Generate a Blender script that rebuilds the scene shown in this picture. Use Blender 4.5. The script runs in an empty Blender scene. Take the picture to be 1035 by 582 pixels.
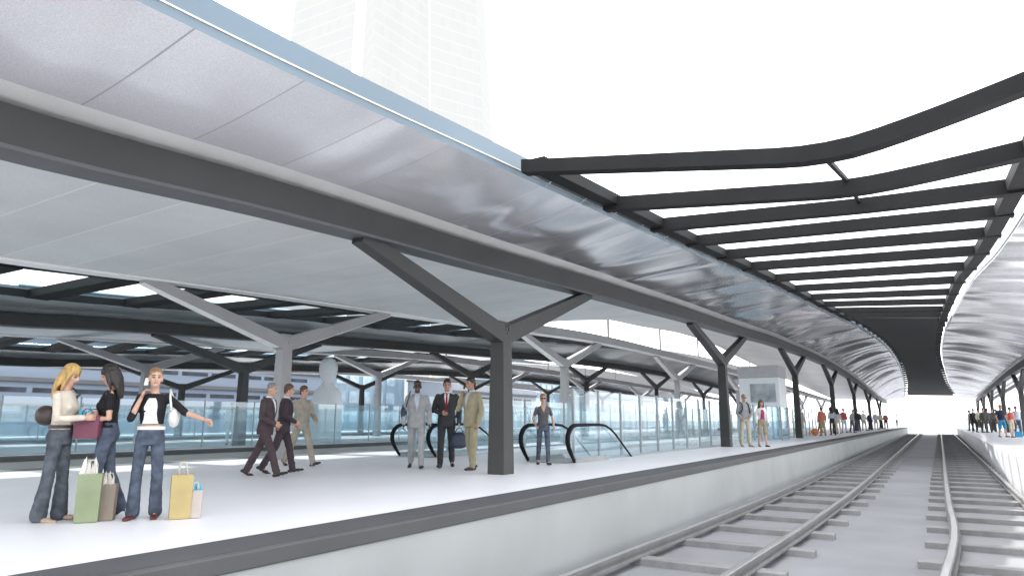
import bpy, bmesh, math, random
from mathutils import Vector, Matrix, noise
R = math.radians
rnd = random.Random(7)
scene = bpy.context.scene
col = scene.collection

# ------------------------------------------------------------------ helpers
class MB:
    def __init__(s): s.v = []; s.f = []; s.mi = []; s.m = 0
    def add(s, vs, fs):
        n = len(s.v); s.v += [tuple(v) for v in vs]
        s.f += [tuple(i + n for i in f) for f in fs]; s.mi += [s.m] * len(fs); return s
    def box(s, x0, x1, y0, y1, z0, z1):
        return s.add([(x0,y0,z0),(x1,y0,z0),(x1,y1,z0),(x0,y1,z0),(x0,y0,z1),(x1,y0,z1),(x1,y1,z1),(x0,y1,z1)],
                     [(0,3,2,1),(4,5,6,7),(0,1,5,4),(1,2,6,5),(2,3,7,6),(3,0,4,7)])
    def loft(s, rings, cap=True, closed=True):
        n = len(rings[0]); vs = [p for r in rings for p in r]; fs = []
        for i in range(len(rings) - 1):
            for j in range(n if closed else n - 1):
                k = (j + 1) % n
                fs.append((i*n+j, i*n+k, (i+1)*n+k, (i+1)*n+j))
        if cap and closed:
            fs.append(tuple(reversed(range(n)))); fs.append(tuple((len(rings)-1)*n + j for j in range(n)))
        return s.add(vs, fs)
    def bar(s, a, b, wa, ha, wb=None, hb=None, up=(0,0,1)):
        a = Vector(a); b = Vector(b); d = (b - a).normalized(); up = Vector(up)
        x = d.cross(up).normalized(); u = x.cross(d).normalized()
        wb = wa if wb is None else wb; hb = ha if hb is None else hb
        ring = lambda p, w, h: [p + x*(w/2*i) + u*(h/2*j) for i, j in ((-1,-1),(1,-1),(1,1),(-1,1))]
        return s.loft([ring(a, wa, ha), ring(b, wb, hb)])
    def tube(s, pts, r, n=8, rb=None):
        pts = [Vector(p) for p in pts]; rings = []; prev = None
        for i, p in enumerate(pts):
            d = (pts[min(i+1, len(pts)-1)] - pts[max(i-1, 0)]).normalized()
            if prev is None:
                a = Vector((0,0,1)) if abs(d.z) < .9 else Vector((1,0,0))
                x = d.cross(a).normalized()
            else: x = (prev - d*prev.dot(d)).normalized()
            prev = x; y = d.cross(x)
            rr = r[i] if isinstance(r, (list, tuple)) else r
            rings.append([p + x*(rr*math.cos(2*math.pi*k/n)) + y*(rr*math.sin(2*math.pi*k/n)) for k in range(n)])
        return s.loft(rings)
    def ell(s, c, rx, ry, rz, M=None, n=12, m=9):
        c = Vector(c); vs = []; fs = []
        for i in range(m + 1):
            t = math.pi * i / m
            for j in range(n):
                a = 2*math.pi*j/n
                p = Vector((rx*math.sin(t)*math.cos(a), ry*math.sin(t)*math.sin(a), -rz*math.cos(t)))
                vs.append(c + (M @ p if M else p))
        for i in range(m):
            for j in range(n):
                k = (j+1) % n; fs.append((i*n+j, i*n+k, (i+1)*n+k, (i+1)*n+j))
        return s.add(vs, fs)
    def mesh(s, name, mats):
        me = bpy.data.meshes.new(name); me.from_pydata(s.v, [], s.f)
        for m in (mats if isinstance(mats, (list, tuple)) else [mats]): me.materials.append(m)
        if any(s.mi): me.polygons.foreach_set('material_index', s.mi)
        bm = bmesh.new(); bm.from_mesh(me); bmesh.ops.recalc_face_normals(bm, faces=bm.faces); bm.to_mesh(me); bm.free()
        me.update(); return me
    def build(s, name, mats, parent=None, smooth=False, bevel=0, loc=None):
        me = s.mesh(name, mats); o = bpy.data.objects.new(name, me); col.objects.link(o)
        if parent: o.parent = parent
        if loc: o.location = loc
        if smooth:
            me.polygons.foreach_set('use_smooth', [True]*len(me.polygons)); me.update()
        if bevel:
            b = o.modifiers.new('b', 'BEVEL'); b.width = bevel; b.segments = 2; b.limit_method = 'ANGLE'
        return o

def tag(o, label=None, cat=None, group=None, kind=None):
    if label: o['label'] = label
    if cat: o['category'] = cat
    if group: o['group'] = group
    if kind: o['kind'] = kind
    return o
def empty(name, loc=(0,0,0), label=None, cat=None, group=None, rz=0):
    o = bpy.data.objects.new(name, None); col.objects.link(o); o.location = loc; o.rotation_euler = (0,0,rz)
    o.empty_display_size = .2
    return tag(o, label, cat, group)
def copy_tree(o, parent=None):
    c = o.copy(); col.objects.link(c); c.parent = parent
    for ch in list(o.children): copy_tree(ch, c)
    return c
def interp(tab):
    def f(y):
        if y <= tab[0][0]: return tab[0][1] + (y-tab[0][0])*(tab[1][1]-tab[0][1])/(tab[1][0]-tab[0][0])*.3
        if y >= tab[-1][0]: return tab[-1][1]
        for i in range(len(tab)-1):
            if tab[i][0] <= y <= tab[i+1][0]:
                y0, a = tab[i]; y1, b = tab[i+1]
                def sl(k):
                    k0 = max(k-1, 0); k1 = min(k+1, len(tab)-1)
                    return (tab[k1][1]-tab[k0][1])/(tab[k1][0]-tab[k0][0])
                h = y1-y0; t = (y-y0)/h; m0 = sl(i)*h; m1 = sl(i+1)*h
                return (2*t**3-3*t*t+1)*a + (t**3-2*t*t+t)*m0 + (-2*t**3+3*t*t)*b + (t**3-t*t)*m1
    return f
ORD = ['first','second','third','fourth','fifth','sixth','seventh','eighth','ninth','tenth','eleventh','twelfth']

# ------------------------------------------------------------------ materials
def mat(name, c, rough=.6, metal=0., var=.08, scale=6., bump=0., bscale=40., fine=0., spec=.5, coord='Object', stretch=None):
    m = bpy.data.materials.new(name); m.use_nodes = True; nt = m.node_tree; N = nt.nodes; L = nt.links
    b = N['Principled BSDF']; b.inputs['Roughness'].default_value = rough; b.inputs['Metallic'].default_value = metal
    b.inputs['Specular IOR Level'].default_value = spec
    tc = N.new('ShaderNodeTexCoord'); src = tc.outputs[coord]
    if stretch:
        mp = N.new('ShaderNodeMapping'); mp.inputs['Scale'].default_value = stretch; L.new(src, mp.inputs[0]); src = mp.outputs[0]
    n = N.new('ShaderNodeTexNoise'); n.inputs['Scale'].default_value = scale; n.inputs['Detail'].default_value = 5
    L.new(src, n.inputs['Vector'])
    r = N.new('ShaderNodeMapRange'); r.inputs[3].default_value = 1-var; r.inputs[4].default_value = 1+var
    r.inputs[1].default_value = .3; r.inputs[2].default_value = .7
    L.new(n.outputs[0], r.inputs[0]); val = r.outputs[0]
    if fine:
        n2 = N.new('ShaderNodeTexNoise'); n2.inputs['Scale'].default_value = 90; n2.inputs['Detail'].default_value = 3; L.new(src, n2.inputs['Vector'])
        r2 = N.new('ShaderNodeMapRange'); r2.inputs[3].default_value = 1-fine; r2.inputs[4].default_value = 1+fine
        r2.inputs[1].default_value = .3; r2.inputs[2].default_value = .7; L.new(n2.outputs[0], r2.inputs[0])
        mu = N.new('ShaderNodeMath'); mu.operation = 'MULTIPLY'; L.new(val, mu.inputs[0]); L.new(r2.outputs[0], mu.inputs[1]); val = mu.outputs[0]
    vm = N.new('ShaderNodeVectorMath'); vm.operation = 'SCALE'; vm.inputs[0].default_value = c[:3]; L.new(val, vm.inputs['Scale'])
    L.new(vm.outputs[0], b.inputs['Base Color'])
    if bump:
        nb = N.new('ShaderNodeTexNoise'); nb.inputs['Scale'].default_value = bscale; nb.inputs['Detail'].default_value = 4; L.new(src, nb.inputs['Vector'])
        bp = N.new('ShaderNodeBump'); bp.inputs['Strength'].default_value = bump; bp.inputs['Distance'].default_value = .02
        L.new(nb.outputs[0], bp.inputs['Height']); L.new(bp.outputs[0], b.inputs['Normal'])
    m['b'] = 1
    return m
def soffit_mat(name, c, rough, metal, line_in, line_out):
    m = mat(name, c, rough, metal, .05, .8, fine=.15)
    nt = m.node_tree; N = nt.nodes; L = nt.links; b = N['Principled BSDF']
    base = b.inputs['Base Color'].links[0].from_socket
    tc = N.new('ShaderNodeTexCoord'); sx = N.new('ShaderNodeSeparateXYZ'); L.new(tc.outputs['Object'], sx.inputs[0])
    def M(op, a, bb):
        n = N.new('ShaderNodeMath'); n.operation = op
        for i, v in enumerate((a, bb)):
            if isinstance(v, (int, float)): n.inputs[i].default_value = v
            else: L.new(v, n.inputs[i])
        return n.outputs[0]
    y = M('DIVIDE', M('ADD', sx.outputs[1], 100*1.216 - 3.13 + .01), 1.216)
    fr = M('FRACT', y, 0); ln = M('MULTIPLY', M('LESS_THAN', fr, .02/1.216), M('LESS_THAN', sx.outputs[1], 30))
    side = M('LESS_THAN', sx.outputs[0], -.15)
    mx = N.new('ShaderNodeMix'); mx.data_type = 'RGBA'; L.new(side, mx.inputs['Factor'])
    mx.inputs['A'].default_value = (*line_out, 1); mx.inputs['B'].default_value = (*line_in, 1)
    # each panel a hair lighter or darker than its neighbour
    fl = M('FLOOR', y, 0); wn = N.new('ShaderNodeTexWhiteNoise'); wn.noise_dimensions = '1D'; L.new(fl, wn.inputs['W'])
    k = M('ADD', M('MULTIPLY', wn.outputs[0], .08), .96)
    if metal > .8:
        mk = N.new('ShaderNodeMapRange'); mk.inputs[1].default_value = 6.; mk.inputs[2].default_value = 15.; mk.inputs[3].default_value = 1.; mk.inputs[4].default_value = .78; L.new(sx.outputs[1], mk.inputs[0]); k = M('MULTIPLY', k, mk.outputs[0])  # base colour darkened further in, standing in for dark reflections
    sc = N.new('ShaderNodeVectorMath'); sc.operation = 'SCALE'; L.new(base, sc.inputs[0]); L.new(k, sc.inputs['Scale'])
    m2 = N.new('ShaderNodeMix'); m2.data_type = 'RGBA'; L.new(ln, m2.inputs['Factor']); L.new(sc.outputs[0], m2.inputs['A']); L.new(mx.outputs['Result'], m2.inputs['B'])
    L.new(m2.outputs['Result'], b.inputs['Base Color'])
    if metal > .5:
        mp = N.new('ShaderNodeMapping'); mp.inputs['Scale'].default_value = (.05, .42, .04); L.new(tc.outputs['Object'], mp.inputs[0])
        nz = N.new('ShaderNodeTexNoise'); nz.inputs['Scale'].default_value = 1.; nz.inputs['Detail'].default_value = 1.2; nz.inputs['Distortion'].default_value = .5; L.new(mp.outputs[0], nz.inputs['Vector'])
        bp = N.new('ShaderNodeBump'); bp.inputs['Strength'].default_value = 1.; bp.inputs['Distance'].default_value = .42; L.new(nz.outputs[0], bp.inputs['Height']); L.new(bp.outputs[0], b.inputs['Normal'])
    mt = M('MULTIPLY', M('SUBTRACT', 1, ln), metal)
    if metal > .8:      # less metallic at the open end so it mirrors less, fully metallic further in
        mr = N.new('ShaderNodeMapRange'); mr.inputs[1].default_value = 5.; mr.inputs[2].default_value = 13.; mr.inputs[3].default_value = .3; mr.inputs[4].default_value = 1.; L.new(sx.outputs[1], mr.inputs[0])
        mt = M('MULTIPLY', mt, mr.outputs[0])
    L.new(mt, b.inputs['Metallic'])
    return m
def glass_mat(name, tint, refl=.12, haze=0., hazec=(.6,.75,.82)):
    m = bpy.data.materials.new(name); m.use_nodes = True; nt = m.node_tree; N = nt.nodes; L = nt.links
    N.remove(N['Principled BSDF']); out = N['Material Output']
    t = N.new('ShaderNodeBsdfTransparent'); t.inputs[0].default_value = (*tint, 1)
    g = N.new('ShaderNodeBsdfGlossy'); g.inputs['Roughness'].default_value = .03; g.inputs[0].default_value = (.9,.95,1,1)
    lw = N.new('ShaderNodeFresnel'); lw.inputs[0].default_value = 1.5
    mx = N.new('ShaderNodeMixShader'); a = N.new('ShaderNodeMath'); a.operation = 'MULTIPLY_ADD'; a.inputs[1].default_value = .8; a.inputs[2].default_value = refl*.3
    L.new(lw.outputs[0], a.inputs[0])
    ge = N.new('ShaderNodeNewGeometry'); iv = N.new('ShaderNodeMath'); iv.operation = 'SUBTRACT'; iv.inputs[0].default_value = 1; L.new(ge.outputs['Backfacing'], iv.inputs[1])
    fm = N.new('ShaderNodeMath'); fm.operation = 'MULTIPLY'; L.new(a.outputs[0], fm.inputs[0]); L.new(iv.outputs[0], fm.inputs[1]); L.new(fm.outputs[0], mx.inputs[0])
    d = N.new('ShaderNodeBsdfDiffuse'); d.inputs[0].default_value = (*hazec, 1)
    tr = N.new('ShaderNodeBsdfTranslucent'); tr.inputs[0].default_value = (*hazec, 1)
    ds = N.new('ShaderNodeMixShader'); ds.inputs[0].default_value = .5; L.new(d.outputs[0], ds.inputs[1]); L.new(tr.outputs[0], ds.inputs[2])
    h = N.new('ShaderNodeMixShader'); L.new(t.outputs[0], h.inputs[1]); L.new(ds.outputs[0], h.inputs[2])
    tc = N.new('ShaderNodeTexCoord'); nz = N.new('ShaderNodeTexNoise'); nz.inputs['Scale'].default_value = 1.3; L.new(tc.outputs['Object'], nz.inputs['Vector'])
    hz = N.new('ShaderNodeMapRange'); hz.inputs[3].default_value = haze*.6; hz.inputs[4].default_value = haze*1.4; L.new(nz.outputs[0], hz.inputs[0]); L.new(hz.outputs[0], h.inputs[0])
    L.new(h.outputs[0], mx.inputs[1]); L.new(g.outputs[0], mx.inputs[2]); L.new(mx.outputs[0], out.inputs[0])
    return m

MT = dict(
    dark_steel=mat('dark_steel', (.037,.037,.036), .5, .0, .12, 1.5, fine=.1),
    flange_steel=mat('flange_steel', (.09,.09,.096), .5, .0, .1, 1.5, fine=.08),
    light_steel=mat('light_steel', (.40,.39,.40), .5, .0, .06, 1.5, fine=.06),
    white_steel=mat('white_steel', (.92,.92,.91), .5, 0, .04),
    rib_steel=mat('rib_steel', (.011,.011,.011), .7, 0, .2, 2., fine=.15, spec=.25),
    slab=mat('slab_dark', (.018,.018,.018), .7, 0, .25, 1.5, fine=.25),
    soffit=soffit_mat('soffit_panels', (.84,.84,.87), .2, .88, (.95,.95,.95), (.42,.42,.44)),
    soffit_lit=soffit_mat('soffit_lit', (.95,.95,.95), .2, .75, (.95,.95,.95), (.6,.6,.6)),  # brighter base colour stands in for light thrown up by the sunlit platform
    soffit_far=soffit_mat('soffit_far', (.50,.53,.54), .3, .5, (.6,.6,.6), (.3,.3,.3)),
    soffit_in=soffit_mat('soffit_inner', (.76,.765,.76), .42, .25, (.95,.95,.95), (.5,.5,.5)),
    seam=mat('seam_strip', (.74,.735,.71), .4, .6, .06, 1.2, fine=.05),
    roof=mat('roof_top', (.4,.41,.42), .5, .3, .1),
    fascia=mat('fascia_blue', (.12,.165,.205), .25, .2, .06, .6),
    fascia_lip=mat('fascia_lip', (.22,.285,.335), .25, .2, .05, .6),
    gutter=mat('gutter_pipe', (.50,.60,.68), .25, .7, .08, 2),
    brass=mat('edge_trim', (.62,.58,.5), .35, .6),
    floor=mat('platform_paving', (.84,.84,.87), .4, 0, .03, .6, fine=.02),
    coping=mat('coping_dark', (.07,.071,.077), .6, 0, .1, 1.2, fine=.08),
    nosing=mat('coping_nosing', (.082,.084,.086), .6, 0, .1, 1.2, fine=.08),
    wall=mat('platform_wall', (.40,.415,.415), .6, 0, .1, .5, fine=.03),
    bed=mat('track_bed', (.27,.275,.29), .8, 0, .13, .5, fine=.09, bump=.15, bscale=25),
    rail=mat('rail_metal', (.19,.19,.188), .65, .1, .15, 3, fine=.15),
    rail_top=mat('rail_running_surface', (.42,.42,.42), .35, .6, .15, 2, stretch=(4,.3,1)),
    sleeper=mat('sleeper_concrete', (.27,.27,.268), .8, 0, .2, 2.5, fine=.15, bump=.2),
    glass=glass_mat('screen_glass', (.91,.965,.98), .2, .13, (.62,.78,.84)),
    glass2=glass_mat('balustrade_glass', (.87,.955,.98), .3, .13, (.66,.80,.87)),
    tint_sheet=glass_mat('sky_tint_glass', (.55,.62,.64), .05, .02),
    glass_clear=glass_mat('escalator_glass', (.95,.98,.99), .15, .04),
    post=mat('post_steel', (.33,.36,.38), .35, .4),
    rubber=mat('handrail_rubber', (.006,.006,.007), .6, 0, .1, spec=.2),
    comb=mat('escalator_steel', (.35,.36,.37), .4, .7, .1, 4),
    white=mat('white_paint', (.82,.82,.83), .5, 0, .03),
)

# ------------------------------------------------------------------ camera, light, sky
SUN_EL, SUN_AZ = 48., -58.        # azimuth: degrees from +Y, negative to the left (-X)
cam = bpy.data.cameras.new('camera'); co = bpy.data.objects.new('camera', cam); col.objects.link(co)
F, CX, CY, VX, VY = 690., 517.5, 291., 952., 425.
cam.sensor_width = 36; cam.lens = 36*F/1035; cam.clip_end = 20000; cam.clip_start = .05
pit = math.atan((VY-CY)/F)
yd = Vector((VX-CX, -(VY-CY), F)).normalized(); zd = Vector((0, math.cos(pit), math.sin(pit)))
xd = zd.cross(yd)                 # camera frame here is left-handed (right, up, forward)
if xd.x < 0: xd = -xd
M = Matrix((xd, yd, zd))          # camera (right, up, forward) -> world
right = Vector((M[0][0], M[1][0], M[2][0])); up = Vector((M[0][1], M[1][1], M[2][1])); fwd = Vector((M[0][2], M[1][2], M[2][2]))
co.matrix_world = Matrix(((right.x, up.x, -fwd.x, 0), (right.y, up.y, -fwd.y, 0), (right.z, up.z, -fwd.z, 1.0), (0,0,0,1)))
scene.camera = co
FR = Vector((fwd.x, fwd.y, 0)).normalized(); RT = Vector((right.x, right.y, 0)).normalized()

w = bpy.data.worlds.new('World'); scene.world = w; w.use_nodes = True
N = w.node_tree.nodes; L = w.node_tree.links
bg = N['Background']; out = N['World Output']
sky = N.new('ShaderNodeTexSky'); sky.sky_type = 'NISHITA'; sky.sun_disc = False
sky.sun_elevation = R(SUN_EL); sky.sun_rotation = R(SUN_AZ); sky.air_density = 1.; sky.dust_density = 2.5
L.new(sky.outputs[0], bg.inputs[0]); bg.inputs[1].default_value = .12
bg2 = N.new('ShaderNodeBackground'); bg2.inputs[0].default_value = (1., 1., 1., 1); bg2.inputs[1].default_value = 3.0   # white overcast haze
ad = N.new('ShaderNodeAddShader'); L.new(bg.outputs[0], ad.inputs[0]); L.new(bg2.outputs[0], ad.inputs[1]); L.new(ad.outputs[0], out.inputs[0])
sd = bpy.data.lights.new('sun', 'SUN'); sd.energy = 5.0; sd.angle = R(.6); sd.color = (1, .965, .91)
so = bpy.data.objects.new('sun', sd); col.objects.link(so)
tosun = Vector((math.sin(R(SUN_AZ))*math.cos(R(SUN_EL)), math.cos(R(SUN_AZ))*math.cos(R(SUN_EL)), math.sin(R(SUN_EL))))
so.rotation_euler = tosun.to_track_quat('Z', 'Y').to_euler(); so.location = (-20, 0, 40)
scene.view_settings.view_transform = 'Standard'; scene.view_settings.look = 'None'; scene.view_settings.exposure = 0
scene.cycles.max_bounces = 10; scene.cycles.transparent_max_bounces = 24; scene.cycles.use_denoising = True
scene.cycles.sample_clamp_indirect = 6

# ------------------------------------------------------------------ ground and platforms (setting)
GZ = -1.1; END = 126.
m = MB(); m.add([(-6000,-3000,GZ),(6000,-3000,GZ),(6000,9000,GZ),(-6000,9000,GZ)], [(0,1,2,3)])
tag(m.build('ground', MT['bed']), kind='structure')

def platform(x0, x1, y0, y1, holes=(), cop_l=True, cop_r=True):
    """x0 < x1; coping strips one metre wide along the track edges; the slab is split round the holes"""
    e = empty('platform', ((x0+x1)/2, 0, GZ)); tag(e, kind='structure')
    ox, oz = (x0+x1)/2, GZ
    def B(xa, xb, ya, yb, za, zb, mb): mb.box(xa-ox, xb-ox, ya, yb, za-oz, zb-oz)
    fl = MB(); xa = x0 + (.623 if cop_l else 0); xb = x1 - (.623 if cop_r else 0)
    ys = sorted({y0, y1, *[h[2] for h in holes], *[h[3] for h in holes]})
    for ya, yb in zip(ys, ys[1:]):
        xs = [xa]
        for h in sorted(holes):
            if h[2] <= ya and h[3] >= yb: xs += [h[0], h[1]]
        xs.append(xb)
        for i in range(0, len(xs), 2): B(xs[i], xs[i+1], ya, yb, GZ, 0, fl)
    fl.build('paving', MT['floor'], e)
    wl = MB()
    for side, on in ((x0, cop_l), (x1, cop_r)):
        if not on: continue
        sg = 1 if side == x0 else -1
        c = MB(); a, b = sorted((side + sg*.09, side + sg*.62)); B(a, b, y0+.003, y1-.003, GZ, .004, c); c.build('coping', MT['coping'], e)
        c = MB(); a, b = sorted((side - sg*.02, side + sg*.087)); B(a, b, y0+.003, y1-.003, -.13, .004, c); c.build('nosing', MT['nosing'], e, bevel=.012)
        a, b = sorted((side, side + sg*.087)); B(a, b, y0+.003, y1-.003, GZ, -.133, wl)
    wl.build('wall', MT['wall'], e)
    return e
HOLES = [(-8.78, -7.78, 16.9, 23.5), (-13.2, -12.2, 17.1, 23.5)]
platform(-16.55, -4.7, -30, END, HOLES)
platform(-34.2, -22.3, -30, END)
platform(-52.0, -40.0, -30, END)
platform(1.7, 14.5, -30, END-8, (), False, False)

# ------------------------------------------------------------------ tracks
def track(xl, xr, label, kink=None, y0=-6.0):
    e = empty('railway_track', ((xl+xr)/2, 0, GZ), label, 'railway track'); ox = (xl+xr)/2
    dx = kink or (lambda y: 0)
    ys = [y0 + i*1.5 for i in range(int((END+2-y0)/1.5)+1)]
    for xx in (xl, xr):
        mb = MB(); rings = []
        for y in ys:
            c = xx + dx(y) - ox
            prof = [(-.085,.10),(.085,.10),(.085,.125),(.035,.14),(.035,.185),(.06,.195),(.06,.245),(-.06,.245),(-.06,.195),(-.035,.185),(-.035,.14),(-.085,.125)]
            rings.append([(c+a, y, b) for a, b in prof])
        mb.loft(rings); ro = mb.build('rail', MT['rail'], e)
        hd = MB(); hd.loft([[(xx + dx(y) - ox + a, y, b) for a, b in ((-.042,.2455),(.042,.2455),(.036,.249),(-.036,.249))] for y in ys]); hd.build('running_surface', MT['rail_top'], ro)
    y = y0 + .8; k = 0
    proto = None
    while y < END:
        if proto is None:
            mb = MB(); L_ = (xr-xl)/2
            mb.box(-L_-.12 if xl < -3 else -L_-.45, L_+.45, -.14, .14, -.05, .105); o = mb.build('sleeper', MT['sleeper'], e, bevel=.012); proto = o
        else:
            o = proto.copy(); col.objects.link(o)
        o.location = (dx(y) + rnd.uniform(-.015,.015), y, rnd.uniform(-.006,0)); o.rotation_euler = (0,0,rnd.uniform(-.006,.006)); y += 1.93; k += 1
    return e
lk = interp([(-6,-.12),(8,-.1),(14,.06),(22,.14),(40,.0),(80,-.35),(130,-.75)])
track(-4.03, -2.37, 'grey railway track running along the foot of the left platform wall', lk)
rk = interp([(-6,-.5),(8,-.24),(13,-.02),(15.5,.02),(18,-.02),(25,-.06),(45,-.1),(130,-.3)])
track(-.02, 1.55, 'grey railway track beside the sunlit right hand platform', rk)
track(-21.6, -20.0, 'railway track hidden low between the first and second platforms')

# ------------------------------------------------------------------ canopies
BEAM_A = interp([(-20,2.9),(2.6,3.47),(5.5,3.65),(8.2,3.77),(10.4,3.85),(15.2,4.08),(18.8,4.22),(22.6,4.38),(30.5,4.64),(38.8,4.95),(58.7,5.19),(78.6,4.89),(107,3.9),(126,3.7)])
SOF_B = interp([(-20,3.4),(5.7,4.03),(9.8,4.22),(14.3,4.39),(21.5,4.62),(25,5.1),(29,5.75),(33.5,6.35),(39,6.6),(47,7.0),(56,7.0),(66,6.5),(80,6.0),(110,5.0),(126,4.5)])
BEAM_B = interp([(-20,3.4),(5.7,3.99),(9.8,4.17),(14.3,4.33),(21.5,4.56),(25.4,4.72),(32,4.96),(40,5.03),(65.8,4.88),(107,4.1),(126,3.8)])
EDGE_X = interp([(-20,5.35),(3.1,5.17),(8,5.14),(12.9,4.94),(15.5,4.7),(21,4.32),(30,4.1),(38,3.86),(45,3.6),(64,3.3),(86,3.4),(112,4.0),(124,4.6),(126,4.6)])
EDGE_Z = interp([(-20,3.7),(3.1,4.33),(8,4.64),(12.9,4.87),(15.5,4.92),(21,5.12),(30,5.6),(38,6.0),(45,6.35),(64,6.9),(86,6.8),(112,6.0),(124,4.79),(126,4.6)])
BEAM_R = interp([(-20,3.2),(8,3.5),(30,4.0),(53,4.22),(64,4.26),(98,4.0),(126,3.75)])
EDGE_XR = interp([(-20,1.95),(8,1.8),(15,1.66),(19.3,1.48),(23.8,1.22),(30,1.03),(36.7,.88),(46,.64),(66,.53),(84,.82),(106,1.4),(122,2.2),(126,2.3)])
EDGE_ZR = interp([(-20,3.9),(8,4.42),(15,4.66),(19.3,4.8),(23.8,5.05),(30,5.3),(36.7,5.6),(46,5.88),(64,6.15),(84,6.0),(106,5.3),(122,4.7),(126,4.5)])
BD = .46
def ylist(y0, y1, st=1.0):
    n = int((y1-y0)/st); return [y0 + (y1-y0)*i/n for i in range(n+1)]

def canopy(ox, dy, dz, dze, xe, ze, bA, bB, sB, label, mirror=1, y0=-14., y1=END, xA=-7.3, xB=-15., xL=-17.2):
    """ox: world x of row A; local x runs from +2.3 at the track edge to -10; mirror=-1 flips it to face left"""
    e = empty('platform_canopy', (ox, 0, 0), label, 'canopy', 'canopies over the platforms')
    s = mirror; ys = ylist(y0, y1, .5)
    lx = lambda X: (X - xA)*s
    src = lambda y: y - dy
    skin = MB(); seam = MB(); inner = MB(); wing = MB(); top = MB(); fas = MB(); lip = MB(); trim = MB()
    P1, P2, P3, P4, T, FA, LI, TR, FL = [], [], [], [], [], [], [], [], []
    for y in ys:
        q = src(y); bt = bA(q) + BD + dz; X = -xe(q); Z = ze(q) + dze
        sx, sz = xA + .32, bt + .13
        K = 10; P1.append([])
        for i in range(K+1):
            t = i/K; g = 1 - math.cos(t*math.pi/2)
            fv = min(1, max(0, (y-14)/24)); g = (.45*t + .55*g)*(1-fv) + (math.sin(t*math.pi/2)*.9 + .1*t)*fv
            rp = min(1, max(0, (y-16)/18)) * math.sin(math.pi*t)**.8 * (.10*math.sin(y*.78 + .9*t) + .07*math.sin(y*1.31 + 2 + .5*t) + .05*math.sin(y*.37))
            P1[-1].append((lx(sx + (X-sx)*t), y, sz + (Z-sz)*g + rp))
        P2.append([(lx(xA+.1), y, bt+.0), (lx(sx), y, sz)])
        zb = sB(q) + dz; P3.append([])
        for i in range(9):
            t = i/8; g = t*t*(3-2*t)
            P3[-1].append((lx(xA-.1 + (xB - xA+.1)*t), y, bt + (zb-bt)*(.5*g + .5*t)))
        zl = zb + .33; k_ = min(1, max(0, (q-22)/4)); xl_ = xL + (xB-.6-xL)*k_
        P4.append([(lx(xB), y, zb), (lx((xB+xl_)/2), y, zb + (zl-zb)*.4), (lx(xl_), y, zl)])
        T.append([(lx(X+.02), y, Z+.34), (lx(xA), y, max(bt, Z-.1)+.55), (lx((xA+xB)/2), y, (bt+zb)/2+.75), (lx(xB), y, zb+.55), (lx(xl_-.02), y, zl+.34)])
        FA.append([(lx(X+.012), y, Z+.085), (lx(X+.025), y, Z+.335)]); LI.append([(lx(X), y, Z), (lx(X+.03), y, Z+.075)])
        FL.append([(lx(xl_), y, zl), (lx(xl_-.015), y, zl+.335)])
        TR.append([(lx(X+.035)+a*.012, y, Z+.08+b*.008) for a, b in ((-1,-1),(1,-1),(1,1),(-1,1))])
    for mb, P in ((skin,P1),(seam,P2),(inner,P3),(wing,P4),(top,T)): mb.loft(P, cap=False, closed=False)
    inner.add(wing.v, wing.f)
    fas.loft(FA, False, False); fas.loft(FL, False, False); lip.loft(LI, False, False); trim.loft(TR)
    skin.build('soffit', MT['soffit_lit' if xA > 0 else 'soffit' if ox > -10 else 'soffit_far'], e, True); seam.build('seam_strip', MT['seam' if ox > -10 else 'soffit_far'], e, True)
    inner.build('inner_soffit', MT['soffit_lit' if xA > 0 else 'soffit_in' if ox > -10 else 'soffit_far'], e, True); top.build('roof_deck', MT['roof'], e, True)
    fas.build('fascia', MT['fascia'], e); lip.build('fascia_lip', MT['fascia_lip'], e); trim.build('edge_trim', MT['brass'], e)
    # gutter pipe and its brackets, from the first rib onward
    g = MB(); g.tube([(lx(-xe(src(y)) + .1), y, ze(src(y)) + dz + .17) for y in ys if y > 8.6], .055, 8); gp = g.build('gutter_pipe', MT['gutter'], e, True)
    k = 0
    while ox == -7.3 and 9.21 + 1.216*k < y1:
        y = 9.21 + 1.216*k; X = -xe(src(y)); Z = ze(src(y)) + dz
        br = MB(); br.tube([(lx(X+.03), y, Z-.01), (lx(X+.17), y, Z+.07), (lx(X+.17), y, Z+.26)], .012, 5); k += 1; br.build('bracket', MT['gutter'], gp)
    # main beams on the two column rows
    for nm, X, bf, ma, mf in (('main_beam', xA, bA, 'dark_steel', 'flange_steel'), ('main_beam', xB, bB, 'light_steel', 'white_steel')):
        b = MB(); fl = MB(); rb = []; rf = []
        for y in ys:
            z = bf(src(y)) + dz; x = lx(X)
            rb.append([(x-.17,y,z+.045),(x+.17,y,z+.045),(x+.17,y,z+BD-.02),(x-.17,y,z+BD-.02)])
            rf.append([(x-.2,y,z),(x+.2,y,z),(x+.2,y,z+.042),(x-.2,y,z+.042)])
        b.loft(rb); fl.loft(rf); o = b.build(nm, MT[ma], e); fl.build('flange', MT[mf], o)
        if X == xB:
            y = 26.
            while y < 80:
                h = MB(); z0 = bf(src(y)) + dz + BD - .03; z1 = sB(src(y)) + dz + .02
                if z1 > z0 + .15: h.box(lx(X)-.05, lx(X)+.05, y-.05, y+.05, z0, z1); h.build('hanger', MT['light_steel'], o)
                y += 8.25
    return e
EL = lambda q: EDGE_X(q)
canopy(-7.3, 0, 0, 0, EL, EDGE_Z, BEAM_A, BEAM_B, SOF_B, 'large metal panelled canopy over the near platform with the shoppers')
canopy(-24.6, 7.0, .42, .22, EL, EDGE_Z, BEAM_A, BEAM_B, SOF_B, 'second canopy beyond the near one, over the platform behind the blue glass')
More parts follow.
